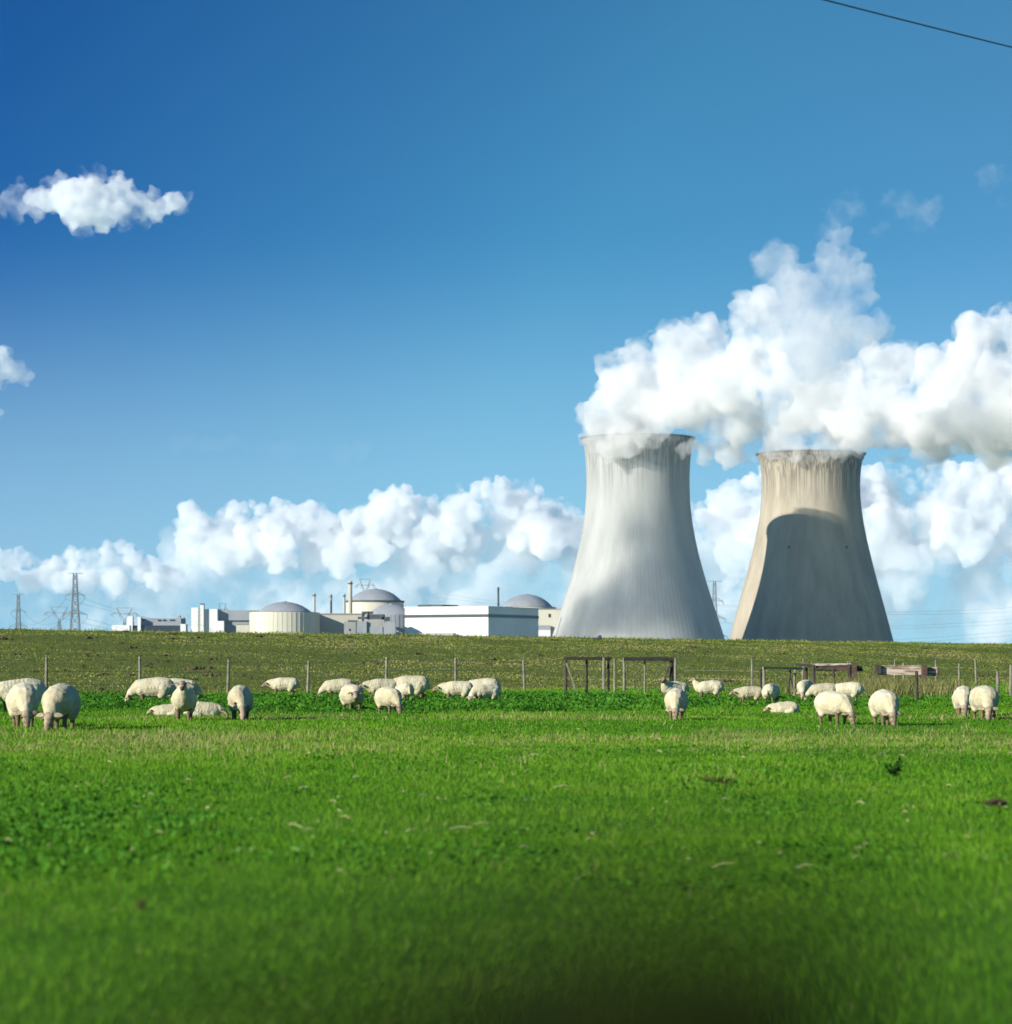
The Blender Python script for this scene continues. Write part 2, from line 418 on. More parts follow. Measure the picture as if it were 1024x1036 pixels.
t = thing_at('turbine_house', 'tall stepped white block with short flue and long grey roof', 'building', 'power station buildings'); D = 2150
part('front_block', m_white, t, [(193.8, 200.5, 614.8, None, -2), (200.5, 220, 616.2)], D, 40)
part('side_block', m_white, t, [(220, 226.5, 628.2)], D-1, 20)
part('flue', m_white, t, [(202.6, 206, 611.5)], D-3, 8)
part('flue_cap', m_band, t, [(202.3, 206.3, 610.6, 611.6)], D-3.4, 8.8)
part('long_roof', m_grey, t, [(220, 262, 617.4, 627.6)], D+6, 45)
part('rear_wall', m_grey, t, [(226.5, 262, 627.6)], D+8, 30)
t = thing_at('shed', 'small cream shed in front of the stepped white block', 'shed', 'power station buildings')
part('wall', m_cream, t, [(239, 252, 631.8)], 2080, 14); part('roof', m_grey, t, [(238.6, 252.4, 631.3, 631.9)], 2079.5, 15)

def domed(label, px, half_w, ywall, ydome, dome_half, D, mwall, mdome, ribs=0, ledge=True):
    s = D/F; x = (px-512)*s
    t = tag(empty('reactor_building', (x, D, 0)), label, 'domed building', 'domed reactor buildings')
    r = half_w*s; zw = px2z(ywall, D); mb = MB()
    mb.lathe([(r, 0), (r, zw), (r-.8, zw), (r-.8, zw-1.0), (0.01, zw-1.0)], 72)
    mb.build('wall', mwall, t)
    if ribs:
        rb = MB()
        for k in range(ribs):
            a = 2*math.pi*k/ribs; M = Matrix.Rotation(a, 4, 'Z'); rb.box(r-.2, r+.16, -.35, .35, 0, zw-.4, M)
        rb.build('wall_ribs', mwall, t)
    zd = px2z(ydome, D); rd = dome_half*s; h = zd-zw+1.2
    Rs = (rd*rd+h*h)/(2*h); pr = []
    for k in range(15):
        q = rd*(1-k/14.0); pr.append((max(q, .02), zw-1.2+math.sqrt(max(Rs*Rs-q*q, 0))-(Rs-h)))
    dm = MB().lathe(pr, 72).build('dome', mdome, t, True)
    if ledge: MB().lathe([(rd+.1, zw-.9), (rd+.9, zw-.9), (rd+.9, zw+.35), (rd+.1, zw+.35)], 72).build('dome_ledge', M_darksteel, t)
    MB().lathe([(1.6, zd-.4), (1.6, zd+.35), (.02, zd+.5)], 16).build('vent_cap', mdome, dm)
    return t
domed('low cream drum with flat grey dome, beside the stepped white block', 288, 35.3, 619.8, 608.9, 29.5, 1950, m_cream, m_dome, 48)
b5 = domed('tallest grey dome above a cream drum, rising behind other buildings', 379.5, 29, 608.3, 595.8, 28.5, 2080, m_cream, m_dome)
domed('ribbed grey drum and dome standing before the tallest dome', 396, 26.5, 622, 611.3, 25.5, 1900, m_grey, m_dome, 40, False)
domed('dark grey dome beside a thin black stack, nearest the cooling towers', 533, 30, 614.6, 601.4, 27.5, 2300, m_cream, m_dome)

t = thing_at('auxiliary_building', 'flat grey concrete block between the low cream drum and ribbed drum', 'building', 'power station buildings'); D = 1965
part('wall', m_yellow, t, [(322, 366, 621.6)], D, 40)
part('parapet', m_conc, t, [(321, 367, 620.4, 621.6)], D-.6, 41)
an = part('annex', m_conc, t, [(348, 360, 629)], D-22, 16)
part('window', m_glass, an, [(353, 354.2, 636, 638.2)], D-22.5, 1)
t = thing_at('intake_building', 'dark pipework gantry and small grey halls before the ribbed drum', 'building', 'power station buildings'); D = 1900
part('pipe_gantry', M_darksteel, t, [(352, 362, 627.5, 629), (362, 372, 624, 626.2), (366, 377, 618.6, 621), (371, 389, 621.5, 626.5), (386, 394, 624.2, 628.2), (372.2, 373.6, 619), (388.2, 389, 622)], D-42, 8)
part('intake_hall', m_grey, t, [(361, 371, 628.5), (389, 400, 630)], D-46, 10)
part('shutter_bay', m_conc, t, [(371, 389, 627)], D-44, 12)
part('shutter_door', m_grey, t, [(374, 387, 634)], D-44.6, 1)


def stack(px, ytop, D, wpx, label, m, cap=True):
    s = D/F; r = wpx*s/2
    t = tag(empty('chimney', ((px-512)*s, D, 0)), label, 'chimney', 'power station chimneys')
    zt = px2z(ytop, D); MB().lathe([(r*1.25, 0), (r, zt), (r*.7, zt), (r*.7, zt-2)], 20).build('shaft', m, t, False)
    if cap: MB().lathe([(r*1.02, zt-2.2), (r*1.3, zt-2.2), (r*1.3, zt-1.2), (r*1.02, zt-1.2)], 20).build('collar', M_darksteel, t)
stack(318, 600, 2000, 2.6, 'slim pale chimney next to the low cream drum', m_yellow)
stack(335, 601.2, 2010, 2.2, 'thin grey chimney with platforms, between two pale chimneys', m_conc)
stack(348.3, 600.6, 1990, 2.4, 'slim pale chimney just before the tallest dome', m_yellow)
stack(354.5, 588, 2030, 3.8, 'thick tall chimney against the tallest grey dome', m_yellow)
stack(504.2, 594, 2000, 1.9, 'thin black stack rising behind the long white hall', M_darksteel)

# long white hall, turned so that one end shows
t = tag(empty('machine_hall', P(494, HOR, 1850)[:2]+(0,), R(-28)), 'long white hall with black window band and a grey shaded end', 'building', 'power station buildings')
s = 1850/F; zt = px2z(614.2, 1850); zb0, zb1 = px2z(624.2, 1850), px2z(621.2, 1850)
LH = 86*s/math.cos(R(28)); WH = 52*s/math.sin(R(28))
MB().box(-LH, 0, 0, WH, 0, zt).build('wall', m_white, t)
MB().box(-LH, .35, -.35, WH, zb0, zb1).build('window_band', m_band, t)
MB().box(-LH-.5, .5, -.5, WH+.5, zt, zt+.7).build('parapet', m_white, t)
MB().box(-LH, -LH+20, 18, 40, zt+.7, zt+2.6).build('roof_plant', M_darksteel, t)
MB().box(-52, -24, -6, -2, 0, px2z(640.2, 1850)).build('loading_canopy', m_conc, t)
t = thing_at('service_building', 'narrow cream block squeezed between white hall and cooling tower', 'building', 'power station buildings'); D = 2130
part('wall', m_cream, t, [(543, 568, 616.6)], D, 30)
part('parapet', m_conc, t, [(542.6, 568.4, 616, 616.6)], D-.4, 31)
part('window', m_glass, t, [(555, 557, 621, 624.5)], D-.4, 1)
part('annex', m_grey, t, [(543, 557, 632.6, 637.5)], D-9, 8)
part('annex_base', m_white, t, [(543, 557, 637.5)], D-9.3, 8.6)

t = thing_at('survey_trailer', 'tiny dark trailer parked on the dyke crest before a cooling tower', 'trailer')
Dt = 268.0; s = Dt/F; zc = gz((604-512)*s, Dt)
xb = (604-512)*s
MB().box(xb-.52, xb+.1, Dt-.3, Dt+.3, zc+.12, zc+.2).box(xb+.08, xb+.5, Dt-.3, Dt+.3, zc+.12, zc+.36).build('body', M_darksteel, t)
MB().box(xb+.2, xb+.42, Dt-.25, Dt+.25, zc+.36, zc+.46).build('cab', M_darksteel, t)
for dx in (-.35, .3):
    for dy in (-.33, .33):
        MB().tube([(xb+dx, Dt+dy-.05, zc+.1), (xb+dx, Dt+dy+.05, zc+.1)], .11, 10).build('wheel', m_band, t)

# ------------------------------------------------------------------ pylons and power lines
m_steel = mat('galvanised_steel', (.19, .21, .22), .6, .4)
def lattice(mb, levels, w):
    """levels: (z, half width x, half width y)"""
    cs = [[Vector((sx*hx, sy*hy, z)) for sx, sy in ((-1, -1), (1, -1), (1, 1), (-1, 1))] for z, hx, hy in levels]
    for a, b in zip(cs[:-1], cs[1:]):
        for k in range(4):
            mb.bar(a[k], b[k], w); j = (k+1) % 4
            mb.bar(a[k], b[j], w*.55); mb.bar(a[j], b[k], w*.55); mb.bar(b[k], b[j], w*.55)
def pylon_tall(px, ytop, D, label, wide=1.0, rz=0.0, arms=((.80, .10), (.60, .125), (.40, .145))):
    H = px2z(ytop, D); t = tag(empty('lattice_pylon', ((px-512)*D/F, D, 0), rz), label, 'pylon', 'high voltage pylons')
    w = H*.0075; mb = MB(); n = 11; lv = []
    for k in range(n+1):
        f = k/n; hw = H*(.062*(1-f)**1.35+.017)*wide; lv.append((H*f, hw, hw))
    lattice(mb, lv, w); mb.bar((-H*.085, 0, H), (H*.085, 0, H), w*.8)
    mb.build('mast', m_steel, t)
    pts = [Vector((-H*.085, 0, H)), Vector((H*.085, 0, H))]
    for fz, fl in arms:
        am = MB(); z = H*fz
        for sg in (-1, 1):
            tip = Vector((sg*H*fl, 0, z-H*.035)); hw = H*.02*wide
            for sy in (-1, 1):
                am.bar((0, sy*hw, z+H*.02), tip, w*.7); am.bar((0, sy*hw, z-H*.015), tip, w*.7)
            am.bar(tip, tip-Vector((0, 0, H*.035)), w*.8)
            pts.append(tip-Vector((0, 0, H*.035)))
        am.build('crossarm', m_steel, t)
    t.matrix_world
    Mx = Matrix.Translation(t.location) @ Matrix.Rotation(rz, 4, 'Z')
    return [Mx @ p for p in pts]
def pylon_delta(px, ytop, D, halfpx, label, base_px=None):
    H = px2z(ytop, D); s = D/F; t = tag(empty('lattice_pylon', ((px-512)*s, D, 0)), label, 'pylon', 'high voltage pylons')
    a = halfpx*s; w = .42*D/2000; mb = MB(); zb = H-13*s
    lattice(mb, [(0, 4.5, 4.5), (zb*.5, 2.6, 2.6), (zb, .9, .9)], w)
    for sg in (-1, 1):
        mb.bar((0, 0, zb), (sg*a*.62, 0, H), w); mb.bar((sg*.2*a, 0, zb), (sg*a*.62, 0, H), w*.7)
    mb.build('mast', m_steel, t)
    am = MB(); zc = H-6*s
    am.bar((-a, 0, zc), (a, 0, zc), w); am.bar((-a*.62, 0, H), (a*.62, 0, H), w*.8)
    am.bar((-a, 0, zc), (-a*.6, 0, zc+2*s), w*.7); am.bar((a, 0, zc), (a*.6, 0, zc+2*s), w*.7)
    am.build('crossarm', m_steel, t)
    for k in (-1, -.33, .33, 1):
        ins = MB(); ins.bar((k*a-1.5*s, 0, zc-3*s), (k*a, 0, zc), w*.9); ins.bar((k*a+1.5*s, 0, zc-3*s), (k*a, 0, zc), w*.9)
        ins.build('insulator', m_steel, t)
    return [Vector(((px-512)*s+k*a, D, zc-3*s)) for k in (-1, -.33, .33, 1)]
pa = pylon_tall(76, 580, 1700, 'tallest lattice pylon with three pairs of drooping arms')
pb = pylon_tall(18.5, 601.5, 2300, 'slender lattice pylon with three arm pairs, outermost beside the tallest pylon', .8)
pc = pylon_delta(60, 614, 2700, 14, 'faint wide armed pylon right behind the tallest lattice pylon')
pd = pylon_delta(126, 615, 2900, 13, 'faint wide armed pylon above the low white office block')
pe = pylon_delta(225, 610.8, 3000, 6, 'small wide armed pylon peeping over the stepped white block')
pf = pylon_delta(369.5, 586, 2500, 9, 'wide topped pylon peeping over the tallest grey dome')
pg = pylon_tall(723, 588, 2700, 'slim lattice pylon in the gap between the cooling towers', .8)
m_wire = mat('cable', (.03, .032, .035), .5, .4)
def span(mb, a, b, sag, rad, n=14):
    pts = []
    for k in range(n+1):
        f = k/n; p = Vector(a).lerp(Vector(b), f); p.z -= sag*4*f*(1-f); pts.append(p)
    mb.tube(pts, rad, 4, False)
def lines(sets, label, rad=.08):
    mb = MB()
    for a, b, sg in sets: span(mb, a, b, sg, rad)
    tag(mb.build('power_line', m_wire), label, 'power line', 'high voltage power lines')
lines([(a, b, 12) for a, b in zip(pa[2:], pb[2:])], 'drooping power lines strung between the two lattice pylons')
lines([(a, P(300, 612+6*k, 2700), 16) for k, a in enumerate(pa[2:])], 'faint power lines running from tallest pylon past the domes', .07)
lines([(a, P(1120, 606+5*k, 2600), 10) for k, a in enumerate(pg[2:])], 'faint power lines passing behind the farther cooling tower', .1)
lines([(a, P(440, 600+4*k, 2700), 8) for k, a in enumerate(pg[2:])], 'faint power lines passing behind the nearer cooling tower', .08)
mb = MB()
pA, pB = P(830, -1, 30), P(1024, 48, 34); dv = pB-pA
up_ = Vector((0, 0, .25)); span(mb, pA-dv*4+up_, pB+dv*4+up_, 0.25, .0095, 60)
tag(mb.build('overhead_cable', m_wire), 'single dark cable slanting across the upper corner of the blue sky', 'cable')

# ------------------------------------------------------------------ steam and clouds
def fractal_blobs(bl, seed, n1=11, n2=6, k1=.52, k2=.5, up=.25):
    rng = np.random.default_rng(seed); cs = []; rs = []
    for (c, r) in bl:
        cs.append(c); rs.append(r)
        for _ in range(n1):
            d = rng.normal(size=3); d[2] += up; d /= np.linalg.norm(d)
            r1 = r*k1*rng.uniform(.6, 1.1); c1 = c+d*(r*rng.uniform(.75, 1.0)); cs.append(c1); rs.append(r1)
            for _ in range(n2):
                e = rng.normal(size=3)+d*.8; e /= np.linalg.norm(e)
                r2 = r1*k2*rng.uniform(.5, 1.1); cs.append(c1+e*(r1*rng.uniform(.8, 1.0))); rs.append(r2)
    return np.array(cs), np.array(rs)
def puffs(name, spec, D, m, seed, voxel_px=1.5, disp_px=2.5, parent=None, n1=13, n2=8, k1=.52, up=.25, zmin=None, freq=.09, depth=.6):
    """spec: (photo x, photo y, radius px, distance offset in px)"""
    s = D/F; bl = []
    for b in spec:
        dd = (b[3] if len(b) > 3 else 0)*s
        bl.append((np.array(P(b[0], b[1], D+dd)), b[2]*s))
    cs, rs = fractal_blobs(bl, seed, n1, n2, k1, up=up)
    if zmin is not None:
        k = cs[:, 2]-rs > zmin; cs, rs = cs[k], rs[k]
    V, Fa = sphere_soup(cs, rs, 2)
    me = drop_cavities(voxel_union(V, Fa, voxel_px*s))
    co = get_co(me); no = get_no(me); fr = freq/s; d = np.empty(len(co))
    for i in range(len(co)):
        p = Vector(co[i])*fr
        d[i] = noise.fractal(p, .8, 2.1, 4, noise_basis='PERLIN_ORIGINAL')
    co = co+no*(d*disp_px*s)[:, None]
    fa = np.array([p.vertices[:] for p in me.polygons], np.int32)
    me = drop_cavities(voxel_union(co, fa, voxel_px*s*.9))
    me.materials.clear(); me.materials.append(m); me.name = name
    return link(name, me, parent)

steam = vol_noise('steam', .10, .026, .40, .58, (.935, .938, .96), 6.0, .08); wisp = vol_noise('thin_steam', .034, .022, .34, .64, (.93, .92, .96)); faint = vol_noise('faint_steam', .016, .03, .42, .72, (.95, .95, 1.0)); spill = vol_noise('spilling_steam', .09, .03, .32, .58, (1, 1, 1), 4.0, .15)
def steam_part(name, spec, D, m, seed, t, cx, **kw):
    # the wind carries the steam to the side and towards the meadow
    CY = kw.get('cy', 436)
    sp_ = [(b[0], b[1], b[2], (b[3] if len(b) > 3 else 0)-max(b[0]-cx, 0)*.95-75*min(max((CY-b[1])/25, 0), 1)) for b in spec]; kw.pop('cy', 0)
    o = puffs(name, sp_, D, m, seed, **kw); o.parent = t; o.matrix_parent_inverse = Matrix.Translation(-Vector(t.location))
    return o
t = tag(empty('steam_plume', T1.location), 'white steam plume leaning away from the cooling tower nearest the domes', 'steam', 'steam plumes')
steam_part('dense_steam', [(606, 436, 17, -20), (632, 430, 24, -22), (645, 440, 28, 0), (668, 430, 24, 0), (615, 416, 22, 0), (640, 395, 32, 0), (662, 372, 30, 0), (690, 362, 28, 0), (690, 400, 34, 0),
    (715, 352, 26, 5), (735, 385, 32, 5), (728, 425, 26, 0), (752, 425, 24, 0), (756, 320, 20, 0), (772, 302, 13, 0), (765, 350, 26, 0), (782, 385, 24, 0), (698, 336, 11, 0)], D1, steam, 1, t, 645, k1=.45)
steam_part('spilling_steam', [(599, 445, 11, -40), (609, 447, 13, -50), (622, 448, 15, -56), (640, 447, 14, -60), (655, 442, 11, -60), (630, 436, 18, -50), (605, 434, 15, -35), (650, 432, 14, -50), (668, 438, 8, -54), (690, 456, 6, -46), (700, 452, 7, 0), (715, 458, 10, 0), (740, 460, 13, 0)], D1, spill, 7, t, 645, disp_px=4, freq=.11)
steam_part('thin_steam', [(795, 335, 32, 0), (830, 312, 28, 0), (855, 280, 20, 0), (842, 258, 13, 0), (825, 362, 30, 0), (866, 302, 14, 0), (785, 262, 16, 0), (770, 268, 11, 0), (795, 300, 22, 0), (810, 395, 26, 0), (848, 342, 26, 0), (862, 372, 20, 0), (836, 392, 22, 0), (874, 285, 12, 0), (850, 240, 9, 0), (812, 300, 26, 0), (840, 330, 30, 0), (876, 335, 18, 0), (790, 420, 22, 0), (770, 440, 20, 0), (800, 405, 24, 0), (748, 458, 13, 0), (728, 462, 10, 0), (872, 395, 22, 0), (850, 300, 20, 0)], D1, wisp, 2, t, 645, disp_px=7, freq=.07)
steam_part('faint_steam', [(852, 214, 14), (838, 232, 9), (862, 206, 9), (905, 212, 12), (930, 222, 12), (940, 208, 7), (888, 232, 6), (920, 206, 9), (1000, 182, 10), (1015, 200, 8)], D1, faint, 3, t, 645, disp_px=8, freq=.08)
t = tag(empty('steam_plume', T2.location), 'white steam plume drifting from the soot stained cooling tower to the frame edge', 'steam', 'steam plumes')
steam_part('dense_steam', [(792, 441, 16, -14), (815, 440, 21, -14), (845, 440, 22, 0), (862, 444, 14, 0), (822, 415, 23, 0), (850, 402, 27, 0), (880, 420, 33, 0), (893, 375, 26, 0), (915, 364, 17, 0), (925, 415, 38, 0),
    (955, 388, 34, 0), (965, 430, 34, 0), (995, 355, 30, 0), (1010, 410, 46, 0), (1045, 352, 38, 0), (1060, 408, 56, 0), (1110, 385, 66, 0), (1150, 345, 50, 0), (905, 450, 17, 0), (945, 455, 17, 0), (800, 425, 11, -5), (975, 362, 18, 0), (786, 453, 13, -40), (806, 455, 12, -52), (834, 454, 12, -56), (855, 453, 10, -46), (795, 444, 17, 0), (820, 445, 19, 0), (846, 446, 17, 0), (800, 430, 19, 10), (830, 428, 22, 10), (852, 430, 19, 10)], D2, steam, 4, t, 820, k1=.45, cy=450)
steam_part('spilling_steam', [(778, 454, 9, -32), (794, 456, 10, -46), (812, 459, 10, -52), (832, 457, 10, -55), (850, 456, 9, -50), (866, 457, 7, -30)], D2, vol_noise('drifting_steam', .045, .045, .36, .66, (1, 1, 1), 4.0, .15), 8, t, 820, cy=450, disp_px=6, freq=.10)

# ------------------------------------------------------------------ cumulus clouds
cum = vol_noise('cumulus', .032, .0055, .38, .60, (.968, .974, .98), 6.0, .05); thinc = vol_noise('thin_cumulus', .009, .0035, .36, .66, (1, 1, 1), 4.0, .07); scrap = vol('ragged_scrap', .011)
DC = 9000.0
def cloud(label, D, parts_, seed, group='cumulus clouds'):
    t = tag(empty('cloud', (0, D, 0)), label, 'cloud', group)
    for k, (nm, spec, m, kw) in enumerate(parts_):
        o = puffs(nm, spec, D, m, seed+k, **kw); o.parent = t; o.matrix_parent_inverse = Matrix.Translation(-Vector(t.location))
    return t
cloud('lone ragged white cloud high in the deep blue sky', 6500, [
    ('cloud_core', [(48, 205, 10), (64, 203, 16), (80, 200, 18), (92, 208, 20), (104, 204, 16), (118, 190, 11), (126, 208, 15), (138, 214, 12), (72, 213, 15), (100, 220, 12), (158, 213, 9), (172, 206, 9), (180, 201, 6), (36, 200, 9), (110, 220, 10)], vol_noise('ragged_cumulus', .03, .011, .36, .58, (1, 1, 1), 5.0, .06), dict(disp_px=5, freq=.10)),
    ('cloud_fringe', [(5, 205, 11), (22, 200, 13), (35, 205, 12), (60, 190, 12), (90, 185, 12), (122, 186, 10), (150, 206, 14), (183, 205, 10), (130, 218, 14), (85, 222, 13), (12, 214, 8)], vol_noise('ragged_fringe', .016, .012, .36, .64, (1, 1, 1), 5.0, .08), dict(disp_px=9, freq=.09))], 11)
cloud('small white cloud cut by the frame edge at mid height', 6500, [
    ('cloud_core', [(4, 372, 13), (18, 378, 8), (-15, 372, 20), (8, 362, 8)], vol_noise('small_cumulus', .03, .011, .36, .58, (1, 1, 1), 5.0, .08), dict(disp_px=4, freq=.1)),
    ('cloud_fringe', [(5, 372, 16), (24, 379, 9), (10, 382, 8), (-5, 385, 10), (0, 418, 4)], vol_noise('small_fringe', .016, .012, .36, .64, (1, 1, 1), 5.0, .08), dict(disp_px=6, freq=.1))], 16)
rr_ = random.Random(5)
def bank(tops, step, rows, rmin, rmax, base, jit=4):
    """tops: (photo x, photo y) of the cauliflower skyline"""
    xs = np.array([a for a, b in tops]); yt = np.array([b for a, b in tops]); out = []; x = xs[0]
    while x < xs[-1]:
        y = float(np.interp(x, xs, yt)); r = rmin*rr_.uniform(.7, 1.3); y += r
        for k in range(rows):
            if y > base: break
            out.append((x+rr_.uniform(-jit, jit), y, r*rr_.uniform(.8, 1.15), rr_.uniform(-25, 50))); y += r*1.25; r = min(r*rr_.uniform(1.0, 1.6), rmax*rr_.uniform(.6, 1.3))
        x += step*rr_.uniform(.8, 1.2)
    return out
def scraps(n, x0, x1, y0, y1, r0, r1):
    out = []
    for _ in range(n):
        x, y, r = rr_.uniform(x0, x1), rr_.uniform(y0, y1), rr_.uniform(r0, r1)
        for k in range(6): out.append((x+rr_.uniform(-3.2, 3.2)*r, y+rr_.uniform(-.35, .25)*r, r*rr_.uniform(.35, .8), rr_.uniform(-20, 20)))
    return out
K1 = dict(disp_px=2.2, k1=.5, freq=.16, voxel_px=1.2); K3 = dict(disp_px=4, freq=.12); K2 = dict(disp_px=6, freq=.05, n1=8, n2=3)
cloud('low cumulus bank behind the pylons', DC, [
    ('cloud_top', bank([(-25, 560), (5, 556), (22, 553), (40, 566), (62, 562), (72, 552), (92, 556), (118, 547), (132, 549), (150, 562), (165, 566), (182, 574)], 9, 4, 6, 12, 592), cum, K1),
    ('cloud_base', bank([(-40, 574), (200, 582)], 16, 5, 11, 18, 640), thinc, K2)], 13)
cloud('broad towering cumulus bank behind the domes', DC+800, [
    ('cloud_top', bank([(192, 508), (200, 506), (206, 522), (222, 518), (232, 508), (262, 505), (285, 503), (300, 512), (318, 506), (335, 520), (352, 512), (368, 516), (388, 490), (412, 489), (424, 506), (440, 498), (455, 505), (470, 490), (486, 484), (515, 483), (540, 488), (552, 503), (575, 505), (592, 518), (612, 525)], 10, 5, 7, 18, 566), cum, K1),
    ('cloud_base', bank([(180, 535), (400, 525), (622, 530)], 20, 7, 14, 22, 640), thinc, K2)], 23)
cloud('pale cumulus bank behind and between the cooling towers', DC+400, [
    ('cloud_top', bank([(690, 506), (712, 508), (722, 496), (740, 486), (756, 482), (780, 470), (870, 472), (905, 468), (930, 474), (955, 466), (985, 470), (1010, 462), (1070, 468)], 11, 5, 8, 20, 556), cum, K1),
    ('cloud_base', bank([(680, 520), (1080, 510)], 20, 8, 14, 24, 642), vol_noise('thin_cumulus_bank', .012, .0035, .36, .66, (1, 1, 1), 4.0, .07), K2)], 33)
cloud('faint thin streak of cloud alone in the blue above the cumulus bank', 11000, [
    ('cloud_veil', [(180+14*k, 446+.9*k+rr_.uniform(-4, 4), rr_.uniform(5, 9), rr_.uniform(-20, 20)) for k in range(16)], vol('cloud_veil', .0004), dict(disp_px=8, freq=.05, n1=6, n2=2, voxel_px=2.5))], 43, None)
# a thin cloud off to the side, whose soft shade falls on the nearer cooling tower
def off_cloud():
    s_ = D1/F; bl = []
    for px, py, r in ((662, 512, 12), (650, 535, 14), (668, 560, 22), (640, 600, 20), (612, 612, 20), (585, 625, 18), (690, 600, 24), (625, 512, 8), (690, 530, 16), (610, 640, 20), (660, 640, 24), (580, 648, 20), (566, 632, 18), (578, 606, 14), (560, 652, 20)):
        p = np.array(P(px, py, D1-45))-np.array(SDIR[:])*1700; bl.append((p, r*s_))
    cs, rs = fractal_blobs(bl, 3, 5, 2, .7)
    me = voxel_union(*sphere_soup(cs, rs, 2), 5.0); me.materials.clear(); me.materials.append(vol('thin_cloud', .021)); me.name = 'thin_cloud'
    tag(link('thin_cloud', me), kind='stuff')
off_cloud()

# ------------------------------------------------------------------ fences, gates and old timber
m_post = noisy('weathered_post', (.13, .12, .09), (.27, .25, .19), (14, 14, 3), 6, .9, bump=.4, dist=.01)
m_dpost = noisy('dark_post', (.035, .03, .025), (.085, .07, .055), (14, 14, 3), 6, .9, bump=.4, dist=.01)
m_black = noisy('tarred_rail', (.015, .014, .013), (.04, .036, .03), (8, 8, 8), 5, .85)
m_pale = noisy('flaking_pale_timber', (.16, .10, .075), (.52, .47, .40), (1.6, 6, 9), 7, .9, .42, .56, bump=.4, dist=.01)
m_fwire = mat('fence_wire', (.22, .20, .17), .6, .4)
rp = random.Random(3)
def fence_pt(s_): return F0[0]+FD[0]*s_, F0[1]+FD[1]*s_
def post(parent, x, y, h, r, m, lean=(0, 0), name='post'):
    z = gz(x, y); tip = Vector((x+lean[0], y+lean[1], z+h))
    MB().tube([(x, y, z-.25), ((x+tip.x)/2, (y+tip.y)/2, z+h*.5), tip], [r, r*.96, r*.9], 8).build(name, m, parent)
    return tip
def gwire(parent, pts, rad=.006, name='wire'):
    MB().tube(pts, rad, 4, False).build(name, m_fwire, parent)

t = tag(empty('wire_fence', (F0[0], F0[1], 0)), 'long wire fence of thin grey posts along the foot of the dyke', 'fence')
def rel(o):
    """keep world placement for the children of an Empty that is not at the origin"""
    for c in o.children: c.matrix_parent_inverse = Matrix.Translation(-Vector(o.location))
    return o
fence_spots = []
for k in range(-3, 16):
    s_ = 4.52*k+rp.uniform(-.15, .15); x, y = fence_pt(s_); h = rp.uniform(1.25, 1.42)
    if 7 <= k <= 9: continue
    l = (rp.uniform(-.07, .07), rp.uniform(-.04, .04)); post(t, x, y, h, .055, m_post, l); fence_spots.append((x, y, h))
for fr in (.30, .62, .92):
    for seg in (fence_spots[:10], fence_spots[10:]):
        gwire(t, [(x, y-.06, gz(x, y)+h*fr) for x, y, h in seg], .008)
rel(t)

def frame_gate(name, label, D, posts, rails, braces, mesh_x=None):
    x0 = (posts[0][0]-512)/F*D
    t = tag(empty(name, (x0, D, 0)), label, 'gate frame', 'timber gate frames')
    for px, yt, m, r, dd in posts:
        x = (px-512)/F*(D+dd); top = px2z(yt, D+dd); post(t, x, D+dd, top-gz(x, D+dd), r, m)
    for a, b, yt, w, m in rails:
        MB()._bar(P(a, yt, D), P(b, yt, D), w, w*1.15).build('rail', m, t)
    for (ax, ay), (bx, by), w, m in braces:
        MB().bar(P(ax, ay, D-.05), P(bx, by, D-.05), w).build('brace', m, t)
    if mesh_x:
        a, b, yt = mesh_x; mb = MB(); zt = px2z(yt, D); xa, xb = (a-512)/F*D, (b-512)/F*D
        zg = min(gz(xa, D), gz(xb, D))+.02
        for k in range(7): z = zg+(zt-zg)*k/7.0; mb.tube([(xa, D+.07, z), (xb, D+.07, z)], .003, 4, False)
        n = int((xb-xa)/.16)
        for k in range(1, n): x = xa+(xb-xa)*k/n; mb.tube([(x, D+.07, zg), (x, D+.07, zt)], .0025, 4, False)
        mb.build('wire_netting', m_fwire, t)
    return rel(t)
frame_gate('gate_frame', 'timber frame with netting and a pale slanting brace at one end', 101,
    [(572.5, 664.5, m_dpost, .065, 0), (593.5, 666, m_black, .055, .3), (611, 665, m_post, .06, -.2), (615.5, 667, m_black, .055, .5)],
    [(571, 619, 666.2, .105, m_black)], [((573, 671), (583.5, 702), .055, m_post), ((573, 684), (578.5, 699), .04, m_dpost)], (573, 612, 667))
frame_gate('gate_frame', 'timber frame with netting and dark slanting brace beside a grazing sheep', 101,
    [(622, 666.5, m_post, .055, 0), (631.5, 665.5, m_post, .055, 0), (652.5, 667.5, m_post, .042, .2), (679.5, 666, m_black, .085, .1), (683.6, 666, m_post, .06, 0)],
    [(631, 681, 666.8, .12, m_black)], [((677.5, 674), (667, 702), .05, m_dpost)], (632, 679, 668))

